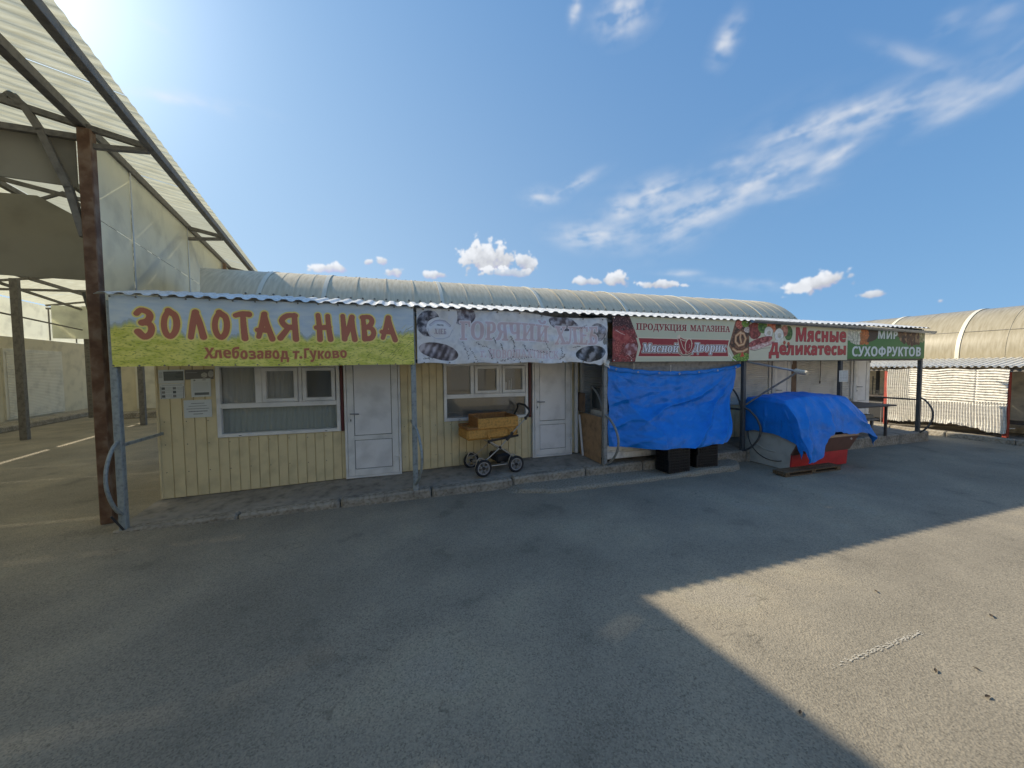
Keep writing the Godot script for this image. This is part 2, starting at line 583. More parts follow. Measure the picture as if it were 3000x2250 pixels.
		for y in rows:
			var l: Array = rows[y]
			l.sort_custom(func(p, q): return p[0] < q[0])
			var wn := 0
			for i in l.size() - 1:
				wn += l[i][1]
				if wn != 0:
					for x in range(maxi(0, int(ceil(l[i][0] - 0.5))), mini(w - 1, int(floor(l[i + 1][0] - 0.5))) + 1): put(x, y, col, al)
		if fat > 0.0:
			for e in edges: stroke([e[0] / Vector2(w, h), e[1] / Vector2(w, h)], fat * 2.0, fat * 2.0, col, al)
	func tex() -> ImageTexture:
		return ImageTexture.create_from_image(Image.create_from_data(w, h, false, Image.FORMAT_RGB8, d))

func v2(l: Array) -> Array:
	var o := []
	for i in range(0, l.size(), 2): o.append(Vector2(l[i], l[i + 1]))
	return o

# brush letters in a unit box, y downwards
const BRUSH := {
	"З": [[0.08, 0.16, 0.35, 0.03, 0.78, 0.10, 0.90, 0.25, 0.72, 0.42, 0.38, 0.49], [0.38, 0.49, 0.80, 0.52, 0.95, 0.70, 0.80, 0.92, 0.45, 1.0, 0.10, 0.82]],
	"О": [[0.42, 0.03, 0.16, 0.28, 0.08, 0.60, 0.22, 0.88, 0.52, 0.98, 0.82, 0.80, 0.94, 0.48, 0.84, 0.20, 0.60, 0.10, 0.42, 0.03]],
	"Л": [[0.08, 1.0, 0.22, 0.55, 0.46, 0.05], [0.46, 0.05, 0.70, 0.45, 0.92, 0.98]],
	"Т": [[0.02, 0.12, 0.50, 0.05, 0.98, 0.06], [0.55, 0.08, 0.58, 0.55, 0.64, 1.0]],
	"А": [[0.08, 0.92, 0.30, 0.50, 0.50, 0.04], [0.50, 0.04, 0.66, 0.45, 0.96, 1.0], [0.02, 0.66, 0.40, 0.66, 0.70, 0.66]],
	"Я": [[0.86, 0.04, 0.88, 0.50, 0.90, 1.0], [0.92, 0.06, 0.45, 0.08, 0.14, 0.28, 0.42, 0.52, 0.84, 0.52], [0.52, 0.54, 0.28, 0.75, 0.02, 0.96]],
	"Н": [[0.16, 0.02, 0.22, 0.45, 0.24, 1.0], [0.80, 0.04, 0.84, 0.55, 0.94, 1.0], [0.02, 0.52, 0.45, 0.52, 0.84, 0.50]],
	"И": [[0.06, 0.02, 0.12, 0.50, 0.16, 0.98], [0.16, 0.96, 0.50, 0.55, 0.78, 0.06], [0.78, 0.06, 0.82, 0.50, 0.96, 1.0]],
	"В": [[0.14, 0.04, 0.20, 0.50, 0.24, 0.98], [0.06, 0.06, 0.60, 0.04, 0.82, 0.20, 0.62, 0.42, 0.22, 0.50], [0.30, 0.48, 0.76, 0.52, 0.94, 0.72, 0.72, 0.94, 0.24, 0.97]],
}

func brush(c: Canvas, ch: String, x0: float, y0: float, x1: float, y1: float, wd: float, col: Color, ext: float):
	for s in BRUSH[ch]:
		var pts := []
		var raw := v2(s)
		# round the corners of the stroke a little
		for i in raw.size():
			if i == 0: pts.append(raw[0]); continue
			for k in [0.33, 0.67, 1.0]:
				var a: Vector2 = raw[maxi(i - 2, 0)]
				var d: Vector2 = raw[mini(i + 1, raw.size() - 1)]
				pts.append((raw[i - 1] as Vector2).cubic_interpolate(raw[i], a, d, k))
		var out := []
		for p in pts: out.append(Vector2(lerpf(x0, x1, p.x), lerpf(y0, y1, p.y)))
		c.stroke(out, wd * 0.88 + ext, wd * 1.10 + ext, col)

func gnoise(f: float, sd: int) -> FastNoiseLite:
	var n := FastNoiseLite.new()
	n.noise_type = FastNoiseLite.TYPE_SIMPLEX_SMOOTH; n.frequency = f; n.seed = sd; n.fractal_octaves = 4
	return n

func print_wheat() -> Texture2D:
	var c := Canvas.new(1400, 344, Color(0.70, 0.75, 0.78))
	var n := gnoise(0.01, 3)
	var n2 := gnoise(0.05, 4)
	for x in c.w:
		var u := float(x) / c.w
		var hor := 0.50 - 0.16 * exp(-pow((u - 0.05) / 0.07, 2.0)) - 0.10 * smoothstep(0.86, 1.0, u) + 0.08 * n.get_noise_1d(x * 1.4) + 0.02 * n2.get_noise_1d(x * 4.0)
		for y in c.h:
			var v := float(y) / c.h
			var a := n.get_noise_2d(x * 0.8, y * 2.6)
			var b := n2.get_noise_2d(x * 0.7 + y * 0.6, y * 2.2 - x * 0.25)
			if v > hor:
				var k := smoothstep(hor, hor + 0.10, v)
				var col := Color(0.93, 0.90, 0.48).lerp(Color(0.82, 0.82, 0.36), clampf(0.5 + a * 1.6, 0.0, 1.0))
				if b > 0.22: col = col.lerp(Color(0.50, 0.54, 0.24), minf((b - 0.22) * 3.0, 0.6))
				elif b < -0.30: col = col.lerp(Color(0.88, 0.86, 0.56), 0.5)
				c.put(x, y, col, k)
			else:
				c.put(x, y, Color(0.83, 0.87, 0.89).lerp(Color(0.76, 0.82, 0.87), clampf(0.5 + a, 0.0, 1.0)))
	# stalks in the right-hand corner
	rng.seed = 5
	for k in 60:
		var x := rng.randf_range(0.80, 1.0)
		var y := rng.randf_range(0.35, 0.95)
		c.stroke(v2([x, y, x + rng.randf_range(0.01, 0.035), y - rng.randf_range(0.03, 0.12)]), 2.0, 1.0, [Color(0.45, 0.47, 0.20), Color(0.85, 0.80, 0.45)][k % 2])
	var L := [["З", 0.062, 0.125], ["О", 0.135, 0.199], ["Л", 0.212, 0.275], ["О", 0.284, 0.349], ["Т", 0.353, 0.416], ["А", 0.42, 0.492], ["Я", 0.496, 0.575], ["Н", 0.62, 0.694], ["И", 0.714, 0.781], ["В", 0.785, 0.855], ["А", 0.862, 0.937]]
	for layer in [[Color(0.95, 0.88, 0.52), 15.0], [Color(0.74, 0.45, 0.36), 0.0]]:
		for l in L: brush(c, l[0], l[1] + 0.010, 0.185, l[2] - 0.010, 0.575, 28.0, layer[0], layer[1])
	c.text("Хлебозавод т.Гуково", "Droid Sans", 0.262, 0.712, 0.736, 0.935, Color(0.84, 0.76, 0.40), 4.0, 1.0, 0.0, 2.0)
	c.text("Хлебозавод т.Гуково", "Droid Sans", 0.262, 0.712, 0.736, 0.935, Color(0.72, 0.43, 0.33), 0.8, 1.0, 0.0, 2.0)
	return c.tex()

func print_bread() -> Texture2D:
	var white := Color(0.875, 0.875, 0.88)
	var c := Canvas.new(1300, 320, white)
	var n := gnoise(0.02, 8)
	for y in c.h:
		for x in c.w:
			var a := n.get_noise_2d(x, y)
			c.put(x, y, white.lerp(Color(0.80, 0.80, 0.81), clampf(a * 1.5 + 0.2, 0.0, 0.8)))
	var dk := Color(0.22, 0.22, 0.26)
	var lt := Color(0.70, 0.70, 0.74)
	c.blob(0.055, 0.27, 0.056, 0.24, 20, dk, lt, n)
	c.blob(0.215, 0.10, 0.062, 0.18, 5, Color(0.34, 0.30, 0.34), lt, n)
	c.blob(0.10, 0.35, 0.058, 0.20, 0, white, Color(0.86, 0.87, 0.90), n)
	c.blob(0.165, 0.17, 0.022, 0.20, 10, white, Color(0.86, 0.87, 0.90), n)
	c.blob(0.74, 0.14, 0.085, 0.15, 8, Color(0.36, 0.33, 0.36), lt, n, 0.04, 9.0)
	c.blob(0.945, 0.32, 0.054, 0.19, 35, Color(0.45, 0.44, 0.46), Color(0.72, 0.72, 0.76), n)
	c.blob(0.10, 0.78, 0.092, 0.155, 10, Color(0.30, 0.26, 0.27), Color(0.74, 0.71, 0.73), n, 0.14, 20.0)
	c.blob(0.90, 0.79, 0.090, 0.17, -8, Color(0.14, 0.15, 0.17), Color(0.62, 0.63, 0.66), n, 0.08, 9.0)
	# emblem: ribbon over a small word
	c.stroke(v2([0.062, 0.30, 0.085, 0.23, 0.107, 0.215, 0.130, 0.23, 0.152, 0.30]), 14.0, 14.0, Color(0.66, 0.66, 0.72))
	c.stroke(v2([0.064, 0.30, 0.085, 0.24, 0.107, 0.225, 0.130, 0.24, 0.150, 0.30]), 9.0, 9.0, Color(0.80, 0.80, 0.85))
	for s in [0.0, 0.018]: c.stroke(v2([0.092, 0.285 + s, 0.122, 0.29 + s]), 2.5, 2.5, Color(0.2, 0.2, 0.24))
	c.text("ХЛЕБ", "Droid Serif", 0.080, 0.364, 0.135, 0.46, Color(0.62, 0.56, 0.64))
	c.stroke(v2([0.05, 0.36, 0.055, 0.47, 0.085, 0.54, 0.12, 0.545, 0.15, 0.50, 0.165, 0.38]), 3.0, 3.0, Color(0.70, 0.71, 0.77))
	for l in [[Color(0.90, 0.90, 0.93), 6.0], [Color(0.81, 0.735, 0.755), 2.2]]:
		c.text("ГОРЯЧИЙ", "Droid Serif", 0.200, 0.115, 0.655, 0.560, l[0], l[1])
		c.text("ХЛЕБ", "Droid Serif", 0.692, 0.20, 0.943, 0.595, l[0], l[1])
		c.text("г. НОВОШАХТИНСК", "Droid Serif", 0.298, 0.735, 0.712, 0.900, l[0], l[1] * 0.5, 0.75)
	# ears of wheat
	rng.seed = 21
	for e in [[0.215, 0.60, 0.24, 0.90], [0.245, 0.72, 0.285, 0.97], [0.28, 0.62, 0.345, 0.72], [0.365, 0.50, 0.375, 0.62], [0.40, 0.62, 0.41, 0.72], [0.45, 0.48, 0.47, 0.60], [0.47, 0.60, 0.472, 0.78], [0.52, 0.64, 0.54, 0.78], [0.56, 0.74, 0.65, 0.78], [0.64, 0.56, 0.67, 0.76], [0.735, 0.66, 0.73, 0.86], [0.72, 0.93, 0.75, 0.82], [0.34, 0.76, 0.36, 0.92], [0.40, 0.95, 0.47, 0.88], [0.47, 0.94, 0.56, 0.90], [0.82, 0.25, 0.87, 0.17], [0.80, 0.66, 0.84, 0.64], [0.03, 0.93, 0.07, 0.90]]:
		var a := Vector2(e[0], e[1])
		var b := Vector2(e[2], e[3])
		for k in 9:
			var p := a.lerp(b, k / 8.0)
			var s := Vector2(rng.randf_range(-0.006, 0.006), rng.randf_range(-0.02, 0.02))
			c.stroke([p - s, p + s * 0.6], 4.5, 1.5, Color(0.24, 0.23, 0.26), 0.85)
	return c.tex()

func print_meat_shop() -> Texture2D:
	var cream := Color(0.78, 0.79, 0.70)
	var c := Canvas.new(1300, 330, cream)
	var n := gnoise(0.02, 12)
	var fine := gnoise(0.06, 13)
	# raw meat on the left
	for y in c.h:
		for x in int(c.w * 0.18):
			var u := float(x) / c.w
			var v := float(y) / c.h
			var lim := lerpf(0.108, 0.172, v / 0.55) if v < 0.55 else lerpf(0.172, 0.146, (v - 0.55) / 0.45)
			if u > lim: continue
			var a := n.get_noise_2d(x * 0.7, y * 1.1)
			var b := fine.get_noise_2d(x, y)
			var col := Color(0.42, 0.14, 0.16).lerp(Color(0.60, 0.22, 0.24), clampf(0.5 + a * 2.0, 0.0, 1.0))
			if v < 0.26 + a * 0.2: col = col.lerp(Color(0.20, 0.09, 0.13), 0.85)
			if b > 0.30: col = col.lerp(Color(0.80, 0.62, 0.60), 0.65)
			c.put(x, y, col)
	c.blob(0.115, 0.72, 0.045, 0.13, -10, Color(0.50, 0.24, 0.26), Color(0.72, 0.58, 0.60), n)
	c.blob(0.055, 0.45, 0.06, 0.13, 15, Color(0.58, 0.18, 0.20), Color(0.72, 0.36, 0.34), n)
	c.blob(0.03, 0.68, 0.028, 0.15, 0, Color(0.50, 0.16, 0.16), Color(0.74, 0.40, 0.38), fine)
	c.stroke(v2([0.02, 0.31, 0.05, 0.37, 0.08, 0.41]), 7.0, 3.0, Color(0.82, 0.70, 0.68))
	c.stroke(v2([0.10, 0.83, 0.13, 0.94]), 6.0, 3.0, Color(0.78, 0.64, 0.62))
	c.poly(v2([0.152, 0.473, 0.172, 0.69, 0.1655, 0.90, 0.147, 1.0, 0.152, 1.0, 0.19, 0.90, 0.19, 0.45]), cream)
	# right: sausage on a plate with salad
	for y in c.h:
		for x in range(int(c.w * 0.81), c.w):
			var u := float(x) / c.w
			var v := float(y) / c.h
			var lim := lerpf(0.885, 0.834, v / 0.62) if v < 0.62 else lerpf(0.834, 0.90, (v - 0.62) / 0.38)
			if u < lim: continue
			var a := n.get_noise_2d(x + 700.0, y)
			c.put(x, y, Color(0.26, 0.17, 0.13).lerp(Color(0.52, 0.36, 0.27), clampf(0.5 + a * 2.2, 0.0, 1.0)))
	c.blob(0.915, 0.10, 0.03, 0.10, 20, Color(0.62, 0.24, 0.20), Color(0.80, 0.50, 0.42), fine)
	c.blob(0.965, 0.06, 0.03, 0.10, 0, Color(0.26, 0.42, 0.14), Color(0.52, 0.64, 0.28), fine)
	c.blob(0.985, 0.22, 0.03, 0.07, 0, Color(0.62, 0.56, 0.52), Color(0.86, 0.82, 0.80), fine)
	for l in [[Color(0.22, 0.12, 0.08), 34.0], [Color(0.66, 0.46, 0.32), 26.0], [Color(0.84, 0.72, 0.58), 10.0]]:
		c.stroke(v2([0.930, 0.28, 0.890, 0.38, 0.888, 0.52, 0.915, 0.62, 0.955, 0.58, 0.972, 0.44, 0.955, 0.32, 0.930, 0.30, 0.925, 0.42, 0.935, 0.54]), l[1], l[1], l[0])
		c.stroke(v2([0.868, 0.70, 0.90, 0.765, 0.95, 0.76, 0.985, 0.70]), l[1] * 1.05, l[1] * 1.05, l[0])
	c.blob(0.935, 0.92, 0.075, 0.12, -8, Color(0.24, 0.42, 0.12), Color(0.60, 0.72, 0.34), fine)
	c.poly(v2([0.925, 0.90, 0.945, 0.76, 0.965, 0.88]), Color(0.78, 0.28, 0.20))
	c.stroke(v2([0.838, 0.80, 0.862, 0.93, 0.895, 1.0]), 7.0, 7.0, Color(0.90, 0.90, 0.88))
	# lettering
	for l in [[Color(0.88, 0.82, 0.76), 3.0], [Color(0.54, 0.19, 0.20), 0.8]]:
		c.text("ПРОДУКЦИЯ", "Droid Serif", 0.152, 0.145, 0.507, 0.330, l[0], l[1])
		c.text("МАГАЗИНА", "Droid Serif", 0.532, 0.145, 0.842, 0.290, l[0], l[1])
	var red := Color(0.60, 0.17, 0.22)
	c.poly(v2([0.162, 0.45, 0.842, 0.47, 0.828, 0.68, 0.838, 0.90, 0.160, 0.90, 0.178, 0.68]), Color(0.86, 0.82, 0.74))
	c.poly(v2([0.169, 0.475, 0.834, 0.49, 0.820, 0.68, 0.830, 0.878, 0.168, 0.878, 0.186, 0.68]), red)
	for l in [[Color(0.88, 0.84, 0.80), 8.0], [Color(0.22, 0.14, 0.18), 4.5], [Color(0.88, 0.89, 0.92), 0.6]]:
		c.text("Мясной", "Droid Serif", 0.198, 0.585, 0.452, 0.790, l[0], l[1], 1.0, 0.18)
		c.text("Дворик", "Droid Serif", 0.555, 0.570, 0.812, 0.835, l[0], l[1], 1.0, 0.18)
	# the emblem between the two words: a curled, tailed drop
	for l in [[Color(0.86, 0.82, 0.74), 16.0], [red, 6.0]]:
		c.stroke(v2([0.448, 0.43, 0.458, 0.56, 0.470, 0.70, 0.490, 0.80]), l[1] + 10.0, l[1] + 26.0, l[0])
		c.stroke(v2([0.452, 0.44, 0.49, 0.50, 0.53, 0.50, 0.545, 0.58]), l[1] + 4.0, l[1], l[0])
	for l in [[Color(0.86, 0.82, 0.74), 7.0], [Color(0.54, 0.46, 0.40), 0.0]]:
		c.stroke(v2([0.446, 0.70, 0.455, 0.80, 0.480, 0.86, 0.515, 0.86, 0.540, 0.82]), 8.0 + l[1], 14.0 + l[1], l[0])
	c.blob(0.522, 0.62, 0.026, 0.17, 8, Color(0.86, 0.82, 0.74), Color(0.86, 0.82, 0.74), n)
	c.blob(0.522, 0.63, 0.021, 0.15, 8, red, red, n)
	c.stroke(v2([0.525, 0.68, 0.532, 0.64, 0.527, 0.60]), 3.0, 3.0, Color(0.86, 0.80, 0.74))
	c.blob(0.451, 0.425, 0.010, 0.05, 0, Color(0.86, 0.80, 0.72), Color(0.90, 0.84, 0.76), n)
	return c.tex()

func print_delicacies() -> Texture2D:
	var cream := Color(0.80, 0.80, 0.71)
	var c := Canvas.new(1100, 280, cream)
	var n := gnoise(0.03, 31)
	c.blob(0.045, 0.22, 0.06, 0.22, 0, Color(0.42, 0.16, 0.16), Color(0.62, 0.30, 0.28), n)
	c.blob(0.12, 0.12, 0.045, 0.16, 0, Color(0.18, 0.36, 0.16), Color(0.42, 0.56, 0.28), n)
	c.blob(0.21, 0.10, 0.05, 0.16, 0, Color(0.66, 0.30, 0.22), Color(0.84, 0.56, 0.42), n)
	c.blob(0.27, 0.09, 0.03, 0.10, 0, Color(0.20, 0.20, 0.16), Color(0.36, 0.34, 0.24), n)
	c.blob(0.37, 0.26, 0.04, 0.20, 0, Color(0.14, 0.30, 0.12), Color(0.34, 0.48, 0.22), n)
	c.blob(0.33, 0.20, 0.035, 0.15, 0, Color(0.60, 0.36, 0.32), Color(0.78, 0.56, 0.48), n)
	for e in [[0.176, 0.25, 0.040, 0.145], [0.278, 0.31, 0.043, 0.165]]:
		c.blob(e[0], e[1], e[2] + 0.004, e[3] + 0.012, 0, Color(0.55, 0.55, 0.50), Color(0.62, 0.62, 0.56), n)
		c.blob(e[0], e[1], e[2], e[3], 0, Color(0.84, 0.85, 0.84), Color(0.93, 0.93, 0.92), n)
		c.blob(e[0] + 0.004, e[1] + 0.02, e[2] * 0.45, e[3] * 0.42, 0, Color(0.70, 0.68, 0.62), Color(0.82, 0.80, 0.74), n)
	c.blob(0.10, 0.50, 0.12, 0.10, -14, Color(0.46, 0.16, 0.18), Color(0.74, 0.42, 0.42), n, 0.05, 8.0)
	c.blob(0.12, 0.60, 0.13, 0.06, -12, Color(0.72, 0.52, 0.52), Color(0.88, 0.80, 0.78), n, 0.05, 6.0)
	c.blob(0.26, 0.53, 0.07, 0.08, -25, Color(0.80, 0.80, 0.74), Color(0.88, 0.88, 0.84), n)
	c.stroke(v2([0.01, 0.72, 0.05, 0.74, 0.12, 0.68, 0.20, 0.66]), 4.0, 2.0, Color(0.40, 0.30, 0.30))
	for e in [[0.332, 0.52], [0.372, 0.55]]: c.blob(e[0], e[1], 0.013, 0.055, 0, Color(0.58, 0.22, 0.18), Color(0.72, 0.34, 0.24), n)
	c.blob(0.362, 0.625, 0.009, 0.04, 0, Color(0.2, 0.2, 0.2), Color(0.28, 0.28, 0.28), n)
	for l in [[Color(0.38, 0.16, 0.18), 5.5], [Color(0.68, 0.22, 0.25), 3.0]]:
		c.text("Мясные", "Droid Sans", 0.447, 0.11, 0.978, 0.475, l[0], l[1], 1.0, 0.0, 1.5)
		c.text("Деликатесы", "Droid Sans", 0.186, 0.53, 0.980, 0.930, l[0], l[1], 1.0, 0.0, 1.5)
	return c.tex()

func print_dried_fruit() -> Texture2D:
	var green := Color(0.22, 0.47, 0.24)
	var c := Canvas.new(1060, 255, green)
	var n := gnoise(0.03, 41)
	rng.seed = 9
	for side in [0, 1]:
		for k in 420:
			var u := rng.randf_range(-0.02, 0.38) if side == 0 else rng.randf_range(0.62, 1.02)
			var v := rng.randf_range(-0.05, 0.48)
			var e := pow((u - (0.16 if side == 0 else 0.83)) / 0.215, 2.0) + pow((v + 0.05) / 0.52, 2.0)
			if e > 1.0: continue
			var col: Color
			if side == 0: col = Color(0.86, 0.86, 0.80) if u < 0.15 else (Color(0.80, 0.46, 0.22) if u < 0.245 else Color(0.22, 0.16, 0.14))
			else: col = [Color(0.30, 0.16, 0.14), Color(0.40, 0.26, 0.18), Color(0.62, 0.50, 0.38), Color(0.24, 0.14, 0.13)][k % 4] if u < 0.93 else [Color(0.62, 0.62, 0.44), Color(0.78, 0.76, 0.62)][k % 2]
			c.blob(u, v, 0.013 + rng.randf() * 0.009, 0.05 + rng.randf() * 0.035, rng.randf() * 90.0, col * 0.72, col, n)
	for s in [0.055, 0.105, 0.15]: c.stroke(v2([s, -0.02, s + 0.01, 0.44]), 4.0, 3.0, Color(0.40, 0.52, 0.36))
	for l in [[Color(0.14, 0.30, 0.17), 4.0, 0.006], [Color(0.80, 0.85, 0.86), 1.6, 0.0]]:
		c.text("МИР", "Droid Sans", 0.372 + l[2], 0.02 + l[2], 0.622 + l[2], 0.290 + l[2], l[0], l[1])
		c.text("СУХОФРУКТОВ", "Droid Sans", 0.056 + l[2], 0.575 + l[2] * 2.0, 0.948 + l[2], 0.915 + l[2] * 2.0, l[0], l[1])
	return c.tex()

# paper notices: rows of illegible small type, frames and boxes as they look from the road
func print_notice(kind: int) -> Texture2D:
	var c := Canvas.new(150, 190, Color(0.80, 0.82, 0.82))
	rng.seed = 300 + kind
	var ink := Color(0.34, 0.36, 0.37)
	var rows := func(x0, x1, y0, y1, st, wd, a):
		var y: float = y0
		while y < y1:
			var x: float = x0
			while x < x1:
				var l := rng.randf_range(0.03, 0.12)
				c.stroke(v2([x, y, minf(x + l, x1), y]), wd, wd, ink, a)
				x += l + 0.02
			y += st
	if kind == 0:
		c.poly(v2([0.20, 0.12, 0.96, 0.12, 0.96, 0.80, 0.20, 0.80]), Color(0.36, 0.38, 0.38))
		var y := 0.18
		while y < 0.76:
			c.stroke(v2([0.24, y, rng.randf_range(0.6, 0.92), y]), 2.0, 2.0, Color(0.62, 0.64, 0.64)); y += 0.07
		rows.call(0.03, 0.16, 0.2, 0.6, 0.06, 3.0, 0.8)
	elif kind == 1:
		rows.call(0.10, 0.90, 0.08, 0.16, 0.05, 3.0, 0.6)
		for r in 3:
			for q in 2:
				var x0 := 0.08 + 0.44 * q
				var y0 := 0.22 + 0.26 * r
				c.poly(v2([x0, y0, x0 + 0.13, y0, x0 + 0.13, y0 + 0.17, x0, y0 + 0.17]), [ink, Color(0.5, 0.5, 0.5)][(r + q) % 2])
				rows.call(x0 + 0.16, x0 + 0.40, y0 + 0.02, y0 + 0.17, 0.05, 2.5, 0.6)
			c.stroke(v2([0.05, 0.455 + 0.26 * r - 0.02, 0.95, 0.455 + 0.26 * r - 0.02]), 2.0, 2.0, ink)
		c.stroke(v2([0.05, 0.18, 0.05, 0.98]), 3.0, 3.0, ink); c.stroke(v2([0.95, 0.18, 0.95, 0.98]), 3.0, 3.0, ink)
	elif kind == 2:
		c.poly(v2([0.0, 0.0, 1.0, 0.0, 1.0, 1.0, 0.0, 1.0]), Color(0.44, 0.44, 0.45))
		rows.call(0.06, 0.5, 0.2, 0.5, 0.12, 5.0, 0.7)
		c.stroke(v2([0.06, 0.30, 0.40, 0.30]), 6.0, 6.0, Color(0.68, 0.68, 0.69))
		c.blob(0.66, 0.58, 0.11, 0.26, 0, Color(0.64, 0.64, 0.62), Color(0.78, 0.78, 0.76), gnoise(0.05, 2))
		c.blob(0.90, 0.48, 0.10, 0.34, 0, Color(0.60, 0.60, 0.60), Color(0.74, 0.74, 0.73), gnoise(0.05, 3))
	elif kind == 3:
		c.stroke(v2([0.14, 0.07, 0.20, 0.05, 0.22, 0.10, 0.15, 0.11]), 5.0, 4.0, ink)
		c.stroke(v2([0.60, 0.07, 0.74, 0.07]), 6.0, 6.0, Color(0.5, 0.5, 0.5))
		rows.call(0.12, 0.88, 0.22, 0.66, 0.06, 2.0, 0.35)
		c.poly(v2([0.16, 0.76, 0.90, 0.76, 0.90, 0.90, 0.16, 0.90]), Color(0.42, 0.44, 0.44))
	elif kind == 4:
		for r in 5:
			var e: float = [0.22, 0.12, 0.04, 0.12, 0.28][r]
			rows.call(0.06 + e, 0.94 - e, 0.20 + 0.15 * r, 0.21 + 0.15 * r, 0.5, [6.0, 5.0, 5.0, 9.0, 7.0][r], 0.65)
	else:
		c.stroke(v2([0.1, 0.1, 0.9, 0.1, 0.9, 0.9, 0.1, 0.9, 0.1, 0.1]), 3.0, 3.0, Color(0.5, 0.52, 0.52))
		for q in 3:
			for r in 3:
				rows.call(0.14 + 0.26 * q, 0.34 + 0.26 * q, 0.15 + 0.25 * r, 0.33 + 0.25 * r, 0.05, 2.5, 0.7)
			c.stroke(v2([0.1, 0.1 + 0.267 * q, 0.9, 0.1 + 0.267 * q]), 2.0, 2.0, ink)
	return c.tex()

func print_mat(called: String, t: Texture2D, rough := 0.6) -> StandardMaterial3D:
	var m := StandardMaterial3D.new()
	m.resource_name = called
	m.albedo_texture = t
	m.roughness = rough
	m.texture_repeat = false
	M[called] = m
	return m

# ------------------------------------------------------------------ materials
# old tarmac over nine metres: dusty and oily patches, hairline cracks, scattered chips
func asphalt_wear() -> Texture2D:
	var n := 1024
	var big := gnoise(0.004, 71)
	big.fractal_octaves = 5
	var mid := gnoise(0.012, 72)
	var cr := gnoise(0.0045, 73)
	cr.fractal_octaves = 5
	var seam := func(f: FastNoiseLite, x: float, y: float) -> float:
		# blends the far edges so that the tile repeats
		var u := x / n
		var v := y / n
		var a := lerpf(f.get_noise_2d(x, y), f.get_noise_2d(x - n, y), smoothstep(0.75, 1.0, u))
		var b := lerpf(f.get_noise_2d(x, y - n), f.get_noise_2d(x - n, y - n), smoothstep(0.75, 1.0, u))
		return lerpf(a, b, smoothstep(0.75, 1.0, v))
	var d := PackedByteArray()
	d.resize(n * n * 3)
	for y in n:
		for x in n:
			var a: float = seam.call(big, x, y)
			var b: float = seam.call(mid, x, y)
			var c: float = absf(seam.call(cr, x, y))
			var l := 0.93 + 0.13 * a + 0.07 * b
			l -= 0.06 * smoothstep(0.40, 0.62, -b)
			if c < 0.0030 and a > 0.12: l *= 0.84
			var dust := clampf(a * 0.9 + b * 0.5, 0.0, 1.0) * 0.07
			var o := (y * n + x) * 3
			d[o] = int(clampf(l + dust * 0.6, 0.0, 1.0) * 255); d[o + 1] = int(clampf(l + dust * 0.3, 0.0, 1.0) * 255); d[o + 2] = int(clampf(l - dust * 0.3, 0.0, 1.0) * 255)
	return ImageTexture.create_from_image(Image.create_from_data(n, n, false, Image.FORMAT_RGB8, d))

